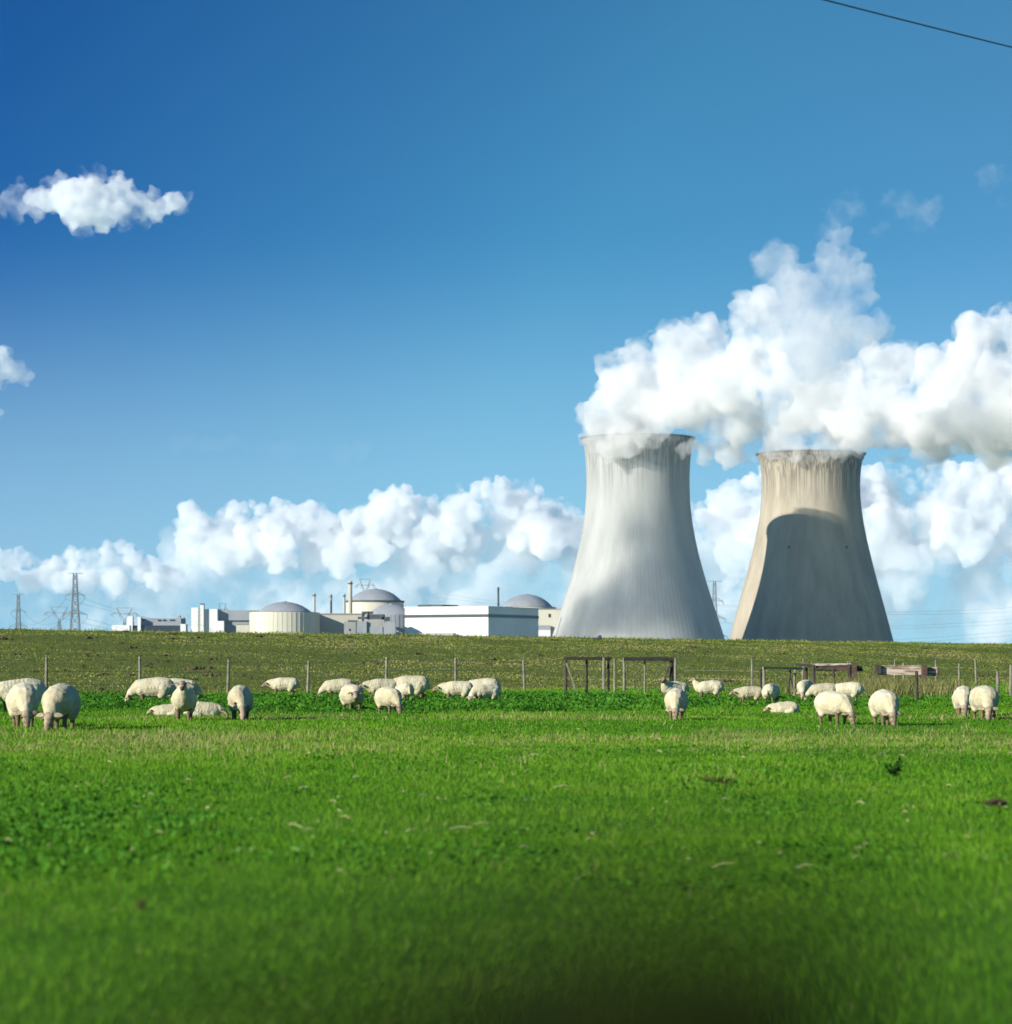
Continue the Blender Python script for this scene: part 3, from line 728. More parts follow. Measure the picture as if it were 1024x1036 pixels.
def old_barrier(name, label, D, pale, dark, extra_posts, stub=None):
    xa = (pale[0][0]-512)/F*D
    t = tag(empty(name, (xa, D, 0)), label, 'timber barrier', 'weathered timber barriers')
    for x0, x1, y0, y1, m, dy in pale:
        s_ = D/F; M = Matrix.Translation((0, D+dy, 0))
        MB().box((x0-512)*s_, (x1-512)*s_, -.06, .06, px2z(y1, D), px2z(y0, D), M).build('plank', m, t)
    for x0, x1, y0, y1, m in dark:
        s_ = D/F; x = (x0+x1)/2; xw = (x-512)*s_
        zb = gz(xw, D)-.2 if y1 is None else px2z(y1, D)
        MB().box((x0-512)*s_, (x1-512)*s_, D-.24, D+.2, zb, px2z(y0, D)).build('post', m, t)
    for px, yt, dd, r, m in extra_posts:
        x = (px-512)/F*(D+dd); post(t, x, D+dd, px2z(yt, D+dd)-gz(x, D+dd), r, m)
    if stub:
        for (ax, ay), (bx, by), w, m in stub: MB().bar(P(ax, ay, D-.1), P(bx, by, D-.1), w).build('brace', m, t)
    return rel(t)
m_brown = noisy('brown_timber', (.055, .035, .025), (.13, .085, .06), (3, 8, 10), 6, .9, bump=.4, dist=.01)
m_tan = noisy('tan_flaking_timber', (.22, .12, .08), (.50, .44, .36), (1.4, 6, 7), 7, .9, .38, .56, bump=.4, dist=.01)
old_barrier('timber_barrier', 'weathered timber barrier with round dark log end and doubled planks', 106,
    [(821, 861, 671.2, 673.4, m_pale, 0), (826, 860, 673.5, 678.5, m_brown, .05), (866, 873, 673.2, 679.2, m_dpost, .1)],
    [(861, 866.2, 672.6, None, m_brown), (857.8, 859.6, 672, None, m_dpost)],
    [(815.5, 675, .3, .075, m_dpost), (823.4, 672.6, -.5, .07, m_dpost), (843.6, 676, -.6, .05, m_dpost), (858, 669, 1.2, .045, m_post)],
    [((805, 672.2), (823, 673.6), .11, m_dpost), ((823, 676.5), (844, 677.2), .06, m_dpost)])
old_barrier('timber_barrier', 'weathered timber barrier with pale red stained panel between dark posts', 106,
    [(890.5, 932, 673.6, 683, m_tan, 0), (889, 931, 672.9, 674.0, m_pale, -.02), (937.5, 948.5, 675, 684, m_pale, .1)],
    [(885.6, 890.6, 672.8, 681.5, m_dpost), (932, 937.4, 673, None, m_brown), (948.5, 949.4, 675.4, 684.2, m_dpost)],
    [(914.2, 671, 6, .05, m_post)], [((890, 681), (885, 686.5), .07, m_brown)])

t = tag(empty('pen_fence', ((770-512)/F*92, 92, 0)), 'pen fence of mismatched posts and a thin rail before the timber barriers', 'fence')
pts_ = []
for px, yt, D, r, m, ln in ((769.5, 677, 92, .05, m_dpost, (0, 0)), (773, 676, 92.5, .05, m_post, (0, 0)), (796.5, 677, 95, .04, m_dpost, (.12, 0)), (803.2, 677.5, 95, .05, m_post, (.05, 0)),
        (927.4, 678.8, 82, .055, m_dpost, (0, 0)), (970.5, 671.5, 128, .055, m_post, (0, 0)), (1009.5, 679.5, 96, .06, m_post, (0, 0)), (1022.5, 672.5, 92, .06, m_post, (.02, 0))):
    x = (px-512)/F*D; tp = post(t, x, D, px2z(yt, D)-gz(x, D), r, m, ln); pts_.append(tp)
MB()._bar(P(772, 675.6, 92.4), P(812, 676.4, 97), .05, .06).build('rail', m_post, t)
MB().bar(P(800.5, 686, 95), P(803.5, 700, 95), .05).build('brace', m_dpost, t)
for fr in (.12, .45, .8):
    gwire(t, [P(691, 675+6*fr*4, 100), pts_[1]-Vector((0, 0, fr*.9))], .005)
    gwire(t, [pts_[4]-Vector((0, 0, fr)), pts_[6]-Vector((0, 0, fr)), pts_[7]-Vector((0, 0, fr*1.1))], .005)
rel(t)

# ------------------------------------------------------------------ sheep
m_wool = noisy('fleece', (.48, .445, .325), (.60, .56, .425), (20, 20, 20), 5, .95, .3, .7, bump=.3, dist=.02, spec=.05)
def per_sheep(m):
    # each animal's coat is a little dirtier or cleaner than the next
    b = m.node_tree.nodes['Principled BSDF']; src = b.inputs['Base Color'].links[0].from_socket
    oi = nn(m, 'ShaderNodeObjectInfo'); r = ramp(m, oi.outputs['Random'], [(0, (.90, .88, .83)), (1, (1.08, 1.08, 1.06))])
    t = nn(m, 'ShaderNodeTexCoord'); sz = nn(m, 'ShaderNodeSeparateXYZ'); lk(m, t.outputs['Object'], sz.inputs[0])
    n = nn(m, 'ShaderNodeTexNoise', Scale=3.0, Detail=3.0); lk(m, t.outputs['Object'], n.inputs['Vector'])
    d = ramp(m, n.outputs['Fac'], [(.38, (.72, .66, .55)), (.55, (1, 1, 1))])
    x = nn(m, 'ShaderNodeMix', data_type='RGBA', blend_type='MULTIPLY'); x.inputs[0].default_value = 1; lk(m, src, x.inputs[6]); lk(m, r.outputs[0], x.inputs[7])
    y = nn(m, 'ShaderNodeMix', data_type='RGBA', blend_type='MULTIPLY'); y.inputs[0].default_value = .6; lk(m, x.outputs[2], y.inputs[6]); lk(m, d.outputs[0], y.inputs[7])
    lk(m, y.outputs[2], b.inputs['Base Color'])
per_sheep(m_wool)
b_ = m_wool.node_tree.nodes['Principled BSDF']; b_.inputs['Sheen Weight'].default_value = .08
m_face = noisy('tan_face', (.12, .088, .055), (.36, .285, .20), (7, 7, 7), 4, .9, .40, .58, spec=.1)
m_leg = noisy('tan_leg', (.12, .085, .05), (.23, .175, .115), (9, 9, 9), 5, .9, spec=.1)
m_nose = noisy('dark_muzzle', (.035, .026, .02), (.09, .065, .05), (9, 9, 9), 4, .7)
m_eye = mat('dark_eye', (.01, .008, .006), .2, .5)
m_hoof = mat('hoof', (.03, .025, .02), .6, .3)

def chain(pts, rs, step=.35):
    out = []
    for (a, ra), (b, rb) in zip(list(zip(pts, rs))[:-1], list(zip(pts, rs))[1:]):
        a = np.array(a, float); b = np.array(b, float); L = np.linalg.norm(b-a); n = max(2, int(L/(min(ra, rb)*step))+1)
        for k in range(n+1):
            f = k/n; out.append((a+(b-a)*f, ra+(rb-ra)*f))
    return out
def sheep_meshes(pose, seed, fat=1.0, turn=0.0):
    """body mesh, ear places and eye places of one pose; faces +X, stands on z = 0"""
    rng = np.random.default_rng(seed)
    lie = pose == 'lie'; dz = -.27 if lie else 0.0
    wool = chain([(-.40, 0, .55+dz), (-.2, 0, .535+dz), (.08, 0, .52+dz), (.30, 0, .53+dz)], [.245*fat, .275*fat, .275*fat, .225*fat])
    wool += [(np.array([-.33, s*.09, .50+dz]), .20*fat) for s in (-1, 1)]+[(np.array([.26, s*.07, .47+dz]), .17*fat) for s in (-1, 1)]
    wool += chain([(-.60, 0, .58+dz), (-.655, 0, .42+dz)], [.055, .04])
    cs, sn = math.cos(turn), math.sin(turn)
    def tw(x, y, z):   # turn the head and neck about the shoulder
        return (.30+(x-.30)*cs-y*sn, (x-.30)*sn+y*cs, z)
    if pose == 'graze':
        neck = [(.36, 0, .52), (.49, 0, .42), (.575, 0, .335)]; nr = [.18, .135, .09]
        head = [(.60, 0, .29), (.655, 0, .17), (.70, 0, .05)]; up = Vector((.72, 0, .35))
    elif pose == 'stand':
        neck = [(.36, 0, .58), (.46, 0, .70), (.52, 0, .80)]; nr = [.19, .135, .092]
        head = [(.53, 0, .835), (.62, 0, .815), (.735, 0, .755)]; up = Vector((-.2, 0, 1))
    elif pose == 'half':
        neck = [(.38, 0, .55), (.52, 0, .56), (.62, 0, .55)]; nr = [.19, .135, .092]
        head = [(.65, 0, .55), (.73, 0, .49), (.81, 0, .415)]; up = Vector((.3, 0, .9))
    else:
        neck = [(.34, 0, .30), (.48, 0, .30), (.58, 0, .27)]; nr = [.19, .135, .09]
        head = [(.60, 0, .26), (.68, 0, .20), (.77, 0, .12)]; up = Vector((.3, 0, .9))
    neck = [tw(*p) for p in neck]; head = [tw(*p) for p in head]
    wool += chain(neck, nr)
    skin = chain(head, [.092, .070, .046])
    hd = np.array(head[0]); h2 = np.array(head[2]); ax = (h2-hd)/np.linalg.norm(h2-hd)
    skin += [(h2-ax*.012+np.array([0, 0, -.012]), .045)]
    if not lie:
        for s in (-1, 1):
            fx = rng.uniform(-.05, .05); hx = rng.uniform(-.05, .05)
            skin += chain([(.24, s*.12, .36), (.25+fx, s*.115, .22), (.245+fx*1.5, s*.115, .06), (.265+fx*1.5, s*.115, .015)], [.075, .043, .030, .038])
            wool += chain([(-.34, s*.13, .42), (-.29, s*.14, .31)], [.14, .095])
            skin += chain([(-.29, s*.14, .33), (-.43+hx, s*.13, .215), (-.40+hx, s*.13, .06), (-.375+hx, s*.13, .015)], [.085, .043, .030, .038])
    else:
        for s in (-1, 1):
            skin += chain([(.22, s*.15, .08), (.44, s*.15, .045), (.30, s*.17, .035)], [.06, .042, .032])
            wool += chain([(-.34, s*.2, .15), (-.16, s*.24, .10)], [.13, .09])
            skin += chain([(-.16, s*.24, .07), (-.36, s*.26, .04)], [.05, .03])
    al = wool+skin
    V, Fa = sphere_soup([c for c, r in al], [r for c, r in al], 2)
    me = voxel_union(V, Fa, .016)
    co = get_co(me); no = get_no(me)
    def sd(P_, L): 
        d = np.full(len(P_), 9.0)
        for c, r in L: d = np.minimum(d, np.linalg.norm(P_-c, axis=1)-r)
        return d
    isw = sd(co, wool) < sd(co, skin)
    dd = np.zeros(len(co))
    for i in np.nonzero(isw)[0]:
        p = Vector(co[i])+Vector((seed*3.1, 0, 0))
        dd[i] = .007*noise.fractal(p*11, .8, 2.1, 3, noise_basis='PERLIN_ORIGINAL')+.022*noise.noise(p*3.0)
    set_co(me, co+no*dd[:, None])
    me.materials.clear()
    for m in (m_wool, m_face, m_leg, m_nose): me.materials.append(m)
    fw = np.empty(len(me.polygons)*3, np.float32); me.polygons.foreach_get('center', fw); fc = fw.reshape(-1, 3)
    w = sd(fc, wool) < sd(fc, skin); hdist = np.linalg.norm(fc-(hd+h2)/2, axis=1) < .2
    me.polygons.foreach_set('material_index', np.where(w, 0, np.where(np.linalg.norm(fc-(h2+ax*.02), axis=1) < .055, 3, np.where(hdist, 1, 2))).astype(np.int32))
    me.polygons.foreach_set('use_smooth', np.ones(len(me.polygons), bool)); me.name = 'body'
    side = Vector((-math.sin(turn), math.cos(turn), 0)); axv = Vector(ax); upv = axv.cross(side).normalized()
    if upv.dot(up) < 0: upv = -upv
    return me, Vector(hd), axv, side, upv
def ear_mesh(hd, ax, side, up, s):
    """a drooping leaf shaped ear with thickness"""
    root = hd+side*(s*.08)+up*.04-ax*.01; L = .165; Vv = []; n = 7
    dirv = (side*s*.96-up*.22-ax*.05).normalized(); wd = ax.copy(); th = dirv.cross(wd).normalized()
    for k in range(n):
        f = k/(n-1); c = root+dirv*(L*f)-up*(.018*f*f); w = .042*math.sin(math.pi*min(.15+f*.85, 1))**.8+.003; h = .011*(1-f*.6)
        for j in range(8):
            a = 2*math.pi*j/8; Vv.append(c+wd*(w*math.cos(a))+th*(h*math.sin(a)))
    Fc = [tuple(range(8)), tuple((n-1)*8+j for j in range(8))]
    for k in range(n-1):
        for j in range(8): Fc.append((k*8+j, k*8+(j+1) % 8, (k+1)*8+(j+1) % 8, (k+1)*8+j))
    me = bpy.data.meshes.new('ear'); me.from_pydata([tuple(v) for v in Vv], [], Fc); me.update(); me.materials.append(m_face)
    me.polygons.foreach_set('use_smooth', [True]*len(me.polygons)); return me
def eye_mesh(hd, ax, side, up, s):
    c = hd+ax*.075+side*(s*.075)+up*.04; v, f = ico(2)
    me = np_mesh('eye', v*.017+np.array(c), f, m_eye, True); return me
PROTO = {}
def proto(pose, var):
    key = (pose, var)
    if key not in PROTO:
        fat, turn = {0: (1.0, 0.0), 1: (.93, .30), 2: (1.07, -.25)}[var]
        if pose == 'stand' and var == 1: turn = .75
        body, hd, ax, side, up = sheep_meshes(pose, {'graze': 1, 'stand': 5, 'half': 9, 'lie': 13}[pose]+var, fat, turn)
        PROTO[key] = (body, [ear_mesh(hd, ax, side, up, s) for s in (-1, 1)], [eye_mesh(hd, ax, side, up, s) for s in (-1, 1)])
    return PROTO[key]
TOPH = {'graze': .80, 'stand': .91, 'half': .80, 'lie': .53}
def sheep(px, feet, hpx, pose, az, label, var=0):
    D = HCAM*F/(feet-HOR); x = (px-512)/F*D; z = gz(x, D)
    D = (HCAM-z)*F/(feet-HOR); x = (px-512)/F*D; z = gz(x, D)
    sc = hpx/F*D/TOPH[pose]
    t = tag(empty('sheep', (x, D, z-.06*sc), R(az)), label, 'sheep', 'flock of sheep grazing below the dyke')
    t.scale = (sc, sc, sc)
    b, es, ey = proto(pose, var)
    link('body', b, t)
    for e in es: link('ear', e, t)
    for e in ey: link('eye', e, t)
    return t
FLOCK = [
 (24, 736, 48.5, 'graze', -76, 'big fat sheep grazing head on, overlapping the sheep at the frame edge', 0),
 (61, 738.5, 50, 'graze', -90, 'big sheep grazing head on, ears spread, beside the fat overlapping sheep', 2),
 (18, 721, 37, 'graze', 205, 'sheep grazing sideways at the frame edge behind a fat sheep', 0),
 (153, 713, 30, 'graze', 181, 'side on sheep grazing just behind the sheep that faces the camera', 0),
 (182, 711, 27.5, 'graze', 8, 'sheep whose back alone shows behind a side on grazer', 1),
 (186, 729.5, 43, 'stand', -86, 'sheep standing with head up, staring straight at the camera', 0),
 (168, 724, 13.5, 'lie', 180, 'low white sheep lying with its head hidden, before the staring sheep', 0),
 (207, 724.5, 16.5, 'lie', 5, 'shaggy sheep lying in the grass between the staring sheep and a lone grazer', 2),
 (242.5, 728.5, 39, 'graze', -88, 'lone sheep grazing head on, next to the shaggy lying sheep', 1),
 (286, 704.5, 20.5, 'half', 181, 'small side on sheep with lowered head standing by a fence post', 0),
 (341, 707.5, 22.5, 'graze', 186, 'side on sheep grazing between a fence post and a sheep facing us', 0),
 (357, 719.5, 29.5, 'half', -72, 'sheep facing us with its head half lowered and turned aside', 2),
 (385, 708.5, 23.5, 'half', 195, 'sheep half hidden behind the round sheep grazing among the herbs', 0),
 (394, 722.5, 30, 'graze', -63, 'round sheep grazing with its face turned aside, in front of three others', 0),
 (413, 708.5, 26.5, 'graze', 176, 'side on sheep at the back of the tight group of four', 2),
 (408, 712, 24, 'graze', 112, 'sheep seen from behind in the tight group of four', 1),
 (461, 709.5, 22.5, 'half', 182, 'long side on sheep with its head held level, before a fence post', 0),
 (487, 708, 23.5, 'graze', 176, 'sheep mostly hidden between a long sheep and a small grazer', 0),
 (490, 712.5, 22.5, 'graze', 206, 'small sheep grazing at the end of the group of three', 1),
 (681, 709, 24.5, 'stand', 205, 'sheep looking back from behind the plump grazer by the gate', 1),
 (684, 728.5, 34.5, 'graze', -95, 'plump sheep grazing head on in front of the netted gate frames', 0),
 (716, 707.5, 23.5, 'stand', 181, 'side on sheep standing alert with raised head beside the gate frame', 0),
 (757, 712, 19.5, 'half', 192, 'side on sheep with shaded flank standing before the thin pen rail', 0),
 (781, 711.5, 22, 'graze', 68, 'sheep showing its rump behind the lying sheep near the pen', 0),
 (792, 721.5, 13.5, 'lie', 178, 'sheep lying flat in the grass in front of the pen posts', 0),
 (814, 708.5, 22.5, 'graze', -112, 'sheep with its chest towards us under the dark log end', 1),
 (832, 709.5, 21, 'graze', 186, 'middle sheep of the three beneath the doubled plank barrier', 0),
 (856, 709.5, 22, 'graze', 168, 'sheep with hidden head and dark legs beneath the doubled plank barrier', 0),
 (845, 733, 36.5, 'graze', -62, 'sheep grazing with its face turned aside, below three smaller sheep', 0),
 (896, 734, 39, 'graze', -84, 'sheep grazing head on directly below the red stained barrier panel', 0),
 (975, 725, 33, 'graze', -98, 'one of two round sheep side by side, partly covered by the other', 0),
 (997, 728, 36.5, 'graze', -86, 'round sheep grazing in front of its close neighbour near the frame edge', 2),
]
for a in FLOCK: sheep(*a)

# ------------------------------------------------------------------ grass and herbs
def leaf_mat(name, stops, trans=.35, rough=.75):
    m = bpy.data.materials.new(name); m.use_nodes = True; t = m.node_tree; b = t.nodes['Principled BSDF']
    b.inputs['Roughness'].default_value = rough; b.inputs['Specular IOR Level'].default_value = .15
    at = nn(m, 'ShaderNodeAttribute', attribute_name='tint'); r = ramp(m, at.outputs['Fac'], stops)
    tr = nn(m, 'ShaderNodeBsdfTranslucent'); ms = nn(m, 'ShaderNodeMixShader'); ms.inputs[0].default_value = trans
    lk(m, r.outputs[0], b.inputs['Base Color']); lk(m, r.outputs[0], tr.inputs['Color'])
    lk(m, b.outputs[0], ms.inputs[1]); lk(m, tr.outputs[0], ms.inputs[2]); lk(m, ms.outputs[0], t.nodes['Material Output'].inputs['Surface'])
    return m
GREEN = [(0, (.054, .178, .007)), (.3, (.095, .265, .009)), (.6, (.16, .345, .016)), (.82, (.25, .37, .045)), (1, (.38, .35, .14))]
m_grass = leaf_mat('grass_blade', GREEN, .40)
rg = np.random.default_rng(21)
def blades(name, N, D0, D1, hlo, hhi, wmin, wpx, patch, label_kind='stuff', m=None, tint=None, mask=None, lean=.5, pw=-1.0, margin=2.5, uhalf=520):
    m = m or m_grass
    u = rg.random(N); a = pw+2                       # density per area ~ D**(pw-1)
    D = (D0**a+u*(D1**a-D0**a))**(1/a) if abs(a) > 1e-6 else D0*(D1/D0)**u
    x = (rg.random(N)*2-1)*(uhalf/F*D+margin); y = D
    keepm = np.ones(N, bool) if mask is None else mask(x, y)
    x, y, D = x[keepm], y[keepm], D[keepm]; N = len(x)
    z = g(x, y)-.005
    pn = fbm2(x*patch+40, y*patch*.55+11, 4); fine = fbm2(x*patch*5+3, y*patch*3.2, 3)
    h = (hlo+(hhi-hlo)*rg.random(N)**1.6)*(.45+1.1*pn)
    w = np.maximum(wmin, wpx*D/F)*(.6+.8*rg.random(N))
    th = rg.random(N)*2*math.pi; ln = lean*h*(.3+rg.random(N)); la = rg.random(N)*2*math.pi
    dx, dy = np.cos(th)*w*.5, np.sin(th)*w*.5
    lx, ly = np.cos(la)*ln, np.sin(la)*ln
    V = np.empty((N, 5, 3))
    V[:, 0] = np.stack([x-dx, y-dy, z], -1); V[:, 1] = np.stack([x+dx, y+dy, z], -1)
    V[:, 2] = np.stack([x+dx*.8+lx*.35, y+dy*.8+ly*.35, z+h*.6], -1); V[:, 3] = np.stack([x-dx*.8+lx*.35, y-dy*.8+ly*.35, z+h*.6], -1)
    V[:, 4] = np.stack([x+lx, y+ly, z+h], -1)
    b = np.arange(N)[:, None]*5
    Fa = np.concatenate([b+np.array([[0, 1, 2]]), b+np.array([[0, 2, 3]]), b+np.array([[3, 2, 4]])], 0)
    ti = (.30+.9*(pn-.5)+.5*(fine-.5)+rg.normal(size=N)*.10) if tint is None else tint(x, y, pn, fine, N)
    me = np_mesh(name, V.reshape(-1, 3), Fa, m, False, {'tint': np.repeat(np.clip(ti, 0, 1), 5)})
    return tag(link(name, me), kind=label_kind)
def tint_meadow(x, y, pn, fine, N):
    t_ = .36+.75*(pn-.5)+.5*(fine-.5)+rg.normal(size=N)*.09
    band = np.exp(-((y-36)/5.5)**2)+.6*np.exp(-((y-53)/2.0)**2)
    return t_+band*(.22+.5*(fine-.5))+(rg.random(N) < .02+.10*band)*.5
blades('meadow_grass', 120000, 5.5, 16, .02, .055, .0035, .9, .55, tint=tint_meadow)
blades('meadow_grass', 190000, 15, 36, .02, .055, .0045, .8, .40, tint=tint_meadow)
blades('meadow_grass', 190000, 34, 72, .025, .06, .006, .8, .30, tint=tint_meadow)
def before_fence(x, y): return ((x-F0[0])*FN[0]+(y-F0[1])*FN[1]) < 4
def on_dyke(x, y):
    q = (x-F0[0])*FN[0]+(y-F0[1])*FN[1]; return (q > 2) & (q < 99)
blades('meadow_grass', 150000, 68, 165, .03, .09, .01, .8, .25, tint=tint_meadow, mask=before_fence, margin=4)
m_dry = leaf_mat('dry_grass', [(0, (.10, .13, .03)), (.5, (.30, .27, .10)), (1, (.50, .43, .22))], .3)
def dryband(x, y):
    k = np.exp(-((y-36.5)/5.0)**2)+.8*np.exp(-((y-53.5)/2.2)**2)+.05
    return (rg.random(len(x)) < k) & (fbm2(x*.5+7, y*.35, 3) > .44)
blades('dry_grass', 60000, 22, 64, .05, .14, .004, .5, .4, m=m_dry, tint=lambda x, y, p, f, N: .5+1.2*(f-.5)+rg.normal(size=N)*.2, mask=dryband, lean=.7)
# tall bleached grass under the timber barriers
def barrier_tuft(x, y): 
    px = 512+x/y*F; k = np.exp(-((px-905)/45)**2)+.35*np.exp(-((px-870)/80)**2)
    return (rg.random(len(x)) < k)
blades('tall_dry_grass', 60000, 92, 116, .25, .75, .008, .6, .3, m=m_dry, tint=lambda x, y, p, f, N: .30+1.2*(f-.5)+rg.normal(size=N)*.15, mask=barrier_tuft, lean=.6)
# dyke turf
m_turf = leaf_mat('dyke_turf', [(0, (.085, .115, .014)), (.35, (.165, .22, .027)), (.65, (.25, .28, .055)), (1, (.34, .29, .12))], .3)
blades('dyke_turf', 230000, 84, 390, .03, .10, .015, 1.1, .16, m=m_turf, tint=lambda x, y, p, f, N: .42+1.6*(p-.5)+1.0*(f-.5)+rg.normal(size=N)*.13, mask=on_dyke, margin=6, pw=-.6, lean=.8)
def on_crest(x, y):
    q = (x-F0[0])*FN[0]+(y-F0[1])*FN[1]; return (q > 88) & (q < 99) & (fbm2(x*.35+4, y*.35, 3) > .5)
blades('crest_grass', 120000, 190, 420, .08, .34, .015, .7, .16, m=m_turf, tint=lambda x, y, p, f, N: .42+1.0*(p-.5)+rg.normal(size=N)*.15, mask=on_crest, margin=6, pw=-.6, lean=.5)
# dark leafy herbs in front of the fence
m_herb = leaf_mat('herb_leaf', [(0, (.030, .115, .008)), (.5, (.055, .19, .012)), (1, (.10, .27, .022))], .35, .7)
def leaves(name, N, D0, D1, prob, hmax, size, m, tint_c):
    D = D0*(D1/D0)**rg.random(N); x = (rg.random(N)*2-1)*(540/F*D+1.5); y = D
    k = prob(x, y) > rg.random(N); x, y = x[k], y[k]; N = len(x)
    bush = fbm2(x*1.3+5, y*.8+2, 3); z = g(x, y)+hmax*rg.random(N)**1.3*np.clip(bush*2.2-.45, .1, 1.2)
    s_ = size*(.5+rg.random(N)); t1 = rg.normal(size=(N, 3)); t1 /= np.linalg.norm(t1, axis=1)[:, None]
    t2 = np.cross(t1, rg.normal(size=(N, 3))); t2 /= np.linalg.norm(t2, axis=1)[:, None]
    c = np.stack([x, y, z+.02], -1)
    V = np.stack([c-t1*s_[:, None]*.6, c+t2*s_[:, None]*.38, c+t1*s_[:, None]*.6, c-t2*s_[:, None]*.38], 1)
    Fa = np.arange(N)[:, None]*4+np.arange(4)[None]
    me = np_mesh(name, V.reshape(-1, 3), Fa, m, False, {'tint': np.repeat(np.clip(tint_c+1.2*(bush-.5)+rg.normal(size=N)*.15, 0, 1), 4)})
    return tag(link(name, me), kind='stuff')
def herb_prob(x, y):
    px = 512+x/y*F; py = HOR+F/y
    edge = np.clip((py-703)/2.5, 0, 1)*np.clip((721-py)/3, 0, 1)
    side = np.where(px < 640, 1.0, np.where(px < 730, .35, .12))
    return edge*side*.5*np.clip(fbm2(x*.35+9, y*.15, 3)*3-.75, .1, 1)
leaves('leafy_herbs', 260000, 56, 112, herb_prob, .17, .075, m_herb, .45)
def clover_prob(x, y):
    px = 512+x/y*F; py = HOR+F/y
    return np.clip(1.25-np.hypot((px-40)/190, (py-845)/50), 0, 1)*.8+np.clip(fbm2(x*1.1+3, y*.5+8, 3)*4-2.3, 0, .3)
leaves('clover', 60000, 12, 34, clover_prob, .06, .030, m_herb, .55)

# earth clods and tussocks on the dyke
m_clod = noisy('bare_earth', (.055, .040, .026), (.13, .10, .065), (6, 6, 6), 6, .95, bump=.6, dist=.03, spec=.1)
cl = []; cr = []
def clod(px, py, wpx):
    for D in np.linspace(95, 330, 400):
        x = (px-512)/F*D
        if gz(x, D) >= HCAM+(HOR-py)/F*D:
            for _ in range(14):
                s_ = wpx/F*D; cl.append((x+rp.gauss(0, .3)*s_, D+rp.uniform(-.3, .3), gz(x, D)+rp.uniform(.0, .09))); r = s_*rp.uniform(.10, .22); cr.append((r, r, r*.5))
            return
for a in ((88, 664, 14), (110, 676, 8), (166, 664, 10), (131, 684, 9), (199, 678, 24), (213, 684, 12), (105, 683, 8), (103, 698, 10), (17, 663, 9), (3, 647, 12), (125, 639.5, 10), (199, 646, 11), (176, 642, 9), (132, 656, 10), (214, 668, 10),
          (90, 646, 9), (262, 645, 8), (304, 645.5, 8), (148, 664, 8), (352, 645, 8), (420, 662, 9), (500, 668, 9), (275, 690, 18), (735, 690, 20), (700, 655, 9), (790, 662, 9), (995, 685, 14), (840, 684, 12), (560, 648, 8)): clod(*a)
for _ in range(80): clod(rp.uniform(0, 1024), rp.uniform(644, 698), rp.uniform(2, 6))
Vc, Fc_ = sphere_soup(cl, np.array(cr), 1)
Vc = Vc+rg.normal(size=Vc.shape)*.012
tag(link('earth_clods', np_mesh('earth_clods', Vc, Fc_, m_clod)), kind='stuff')

# straw and single plants in the meadow
m_straw = noisy('straw', (.42, .36, .20), (.62, .55, .34), (9, 9, 9), 4, .9)
mb = MB()
def straw(px, py, Lpx, ang):
    D = HCAM*F/(py-HOR); s_ = D/F; x = (px-512)*s_; L = Lpx*s_
    a = Vector((x, D, gz(x, D)+.05)); d = Vector((math.cos(ang), math.sin(ang)*.8, rp.uniform(-.05, .25)))*L
    mb.tube([a, a+d*.5+Vector((0, 0, .01)), a+d], [.0012+.00007*D]*3, 5)
for a in ((354, 836, 12, 2.4), (306, 846, 17, 2.6), (308, 849, 9, .4), (720, 720+335*.5, 22, .1), (806, 888, 16, .2), (875, 820, 11, 2.3), (730, 815, 8, .2), (165, 851, 8, 2.6), (410, 850, 10, .3), (455, 847, 22, .1), (480, 842, 14, .2), (600, 852, 9, .9), (584, 900, 9, 1.2), (770, 862, 10, 1.9), (345, 892, 10, 2.0)): straw(*a)
for _ in range(90): straw(rp.uniform(-20, 1044), rp.uniform(735, 880), rp.uniform(3, 9), rp.uniform(0, 3.14))
tag(mb.build('straw_litter', m_straw), kind='stuff')

def plant(name, label, cat, px, py, wpx, hpx, n, m, leaf, seed, droop=.3):
    D = HCAM*F/(py-HOR); s_ = D/F; x = (px-512)*s_; z = gz(x, D); q = random.Random(seed)
    t = tag(empty(name, (x, D, z)), label, cat)
    st = MB(); lf = []; 
    for k in range(n):
        a = q.uniform(0, 6.28); rr2 = q.uniform(.1, 1)*wpx*s_*.5; hh = hpx*s_*q.uniform(.5, 1)
        tip = Vector((math.cos(a)*rr2, math.sin(a)*rr2, hh)); st.tube([(0, 0, -.03), tip*.55+Vector((0, 0, hh*.1)), tip], [.006, .005, .003], 5)
        if leaf:
            for j in range(9):
                f = q.uniform(.3, 1); lf.append((tip*f, leaf*q.uniform(.6, 1.2)))
    st.build('stems', m, t)
    if lf:
        N = len(lf); c = np.array([p[:] for p, _ in lf]); s2 = np.array([r for _, r in lf])
        t1 = rg.normal(size=(N, 3)); t1 /= np.linalg.norm(t1, axis=1)[:, None]; t2 = np.cross(t1, rg.normal(size=(N, 3))); t2 /= np.linalg.norm(t2, axis=1)[:, None]
        Vv = np.stack([c, c+t1*s2[:, None]*.5+t2*s2[:, None]*.28, c+t1*s2[:, None], c+t1*s2[:, None]*.5-t2*s2[:, None]*.28], 1)
        link('leaves', np_mesh('leaves', Vv.reshape(-1, 3), np.arange(N)[:, None]*4+np.arange(4)[None], m, False, {'tint': rg.random(N*4)*.5}), t)
    return t
m_thistle = leaf_mat('thistle_leaf', [(0, (.016, .06, .008)), (1, (.035, .12, .018))], .25)
plant('thistle', 'dark green thistle standing alone in the meadow below the grazing sheep', 'thistle', 906, 787, 24, 17, 9, m_thistle, .05, 1)
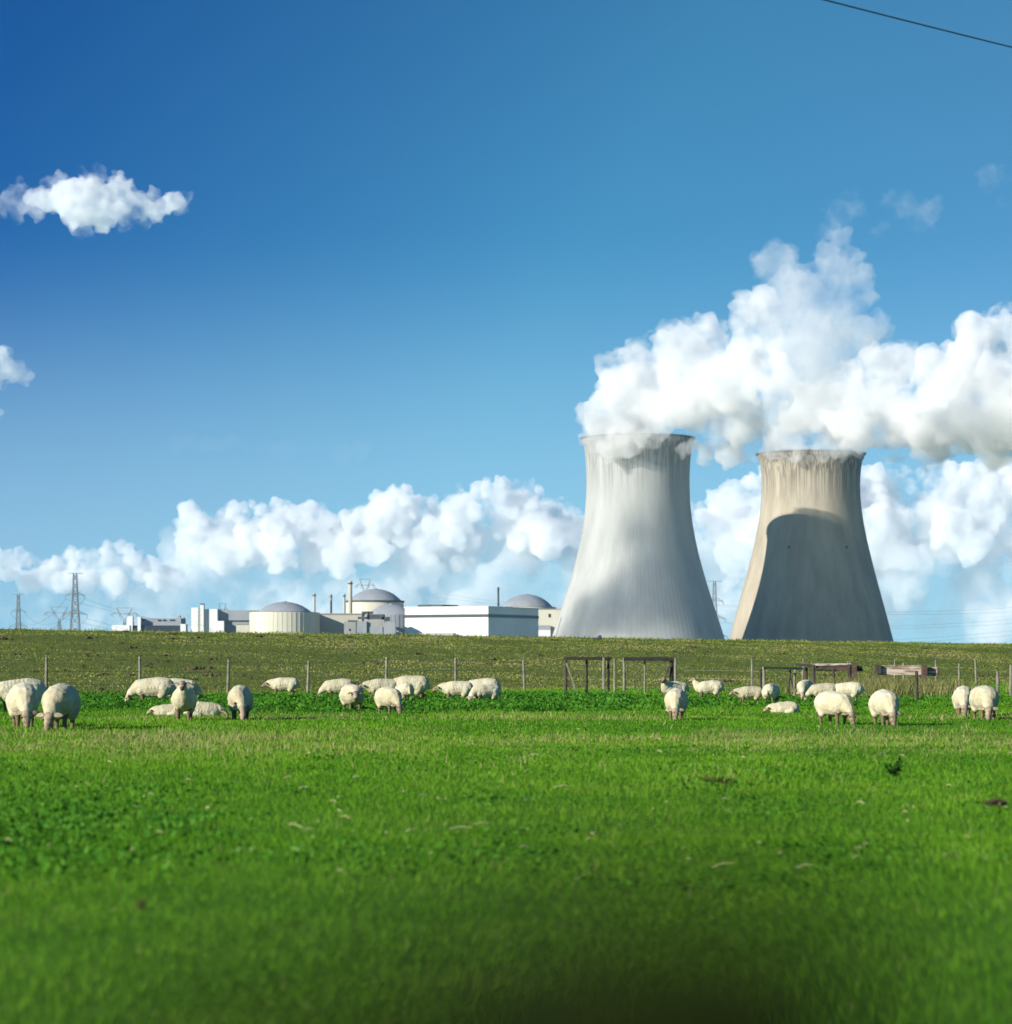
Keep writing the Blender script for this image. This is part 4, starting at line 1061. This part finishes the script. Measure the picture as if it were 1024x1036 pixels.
plant('grass_tuft', 'flattened brown grass tuft fanned out on the green meadow', 'grass tuft', 725, 795, 44, 11, 60, m_dry, 0, 2)
plant('dead_weed', 'withered brown weed clump at the edge of the picture', 'weed', 1007, 818, 26, 9, 50, m_clod, .03, 3)
plant('dry_tuft', 'small withered tuft in the near grass beside clover', 'grass tuft', 143, 921, 14, 13, 22, m_dry, 0, 4)

# tall weed right in front of the lens, far out of focus
m_weed = leaf_mat('weed_leaf', [(0, (.012, .028, .003)), (.5, (.028, .046, .004)), (1, (.050, .065, .007))], .15)
def near_weed(x, y, ztop, n, spread, seed, label):
    q = random.Random(seed); z = gz(x, y); t = tag(empty('weed', (x, y, z)), label, 'weed'); H = ztop-z
    st = MB(); V = []; N = 0; Fc = []; ti = []
    for k in range(4):
        a = q.uniform(0, 6.28); tip = Vector((math.cos(a)*spread*.4, math.sin(a)*spread*.3, H*q.uniform(.972, .985)))
        st.tube([(0, 0, -.05), (tip.x*.3, tip.y*.3, H*.5), tip], [.006, .005, .003], 6)
        for j in range(n):
            f = q.uniform(.985, 1.0) if j < n*.8 else q.uniform(.3, .95); b = Vector((tip.x*f, tip.y*f, tip.z*f)); a2 = q.uniform(0, 6.28); L = q.uniform(.015, .035)
            d = Vector((math.cos(a2), math.sin(a2), q.uniform(-.4, .3))).normalized(); sd_ = d.cross(Vector((0, 0, 1))).normalized()
            w = L*.22; m0 = len(V)
            V += [b, b+d*L*.5+sd_*w, b+d*L, b+d*L*.5-sd_*w]; Fc.append((m0, m0+1, m0+2, m0+3)); ti += [q.random()]*4
    st.build('stems', m_weed, t)
    me = np_mesh('leaves', np.array([v[:] for v in V]), np.array(Fc), m_weed, False, {'tint': ti}); link('leaves', me, t)
    return t
near_weed(.003, .26, .9905, 200, .06, 1, 'blurred dark green weed rising close to the lens at bottom centre')

# ------------------------------------------------------------------ haze
mh = bpy.data.materials.new('haze_air'); mh.use_nodes = True; mh.node_tree.nodes.clear()
ho = mh.node_tree.nodes.new('ShaderNodeOutputMaterial'); hv = mh.node_tree.nodes.new('ShaderNodeVolumePrincipled')
hv.inputs['Color'].default_value = (.42, .70, 1.0, 1); hv.inputs['Density'].default_value = 4.0e-5; hv.inputs['Anisotropy'].default_value = 0.3
mh.node_tree.links.new(hv.outputs[0], ho.inputs['Volume'])
tag(MB().box(-3300, 3300, -300, 6100, -1.6, 385).build('haze', mh), kind='stuff')
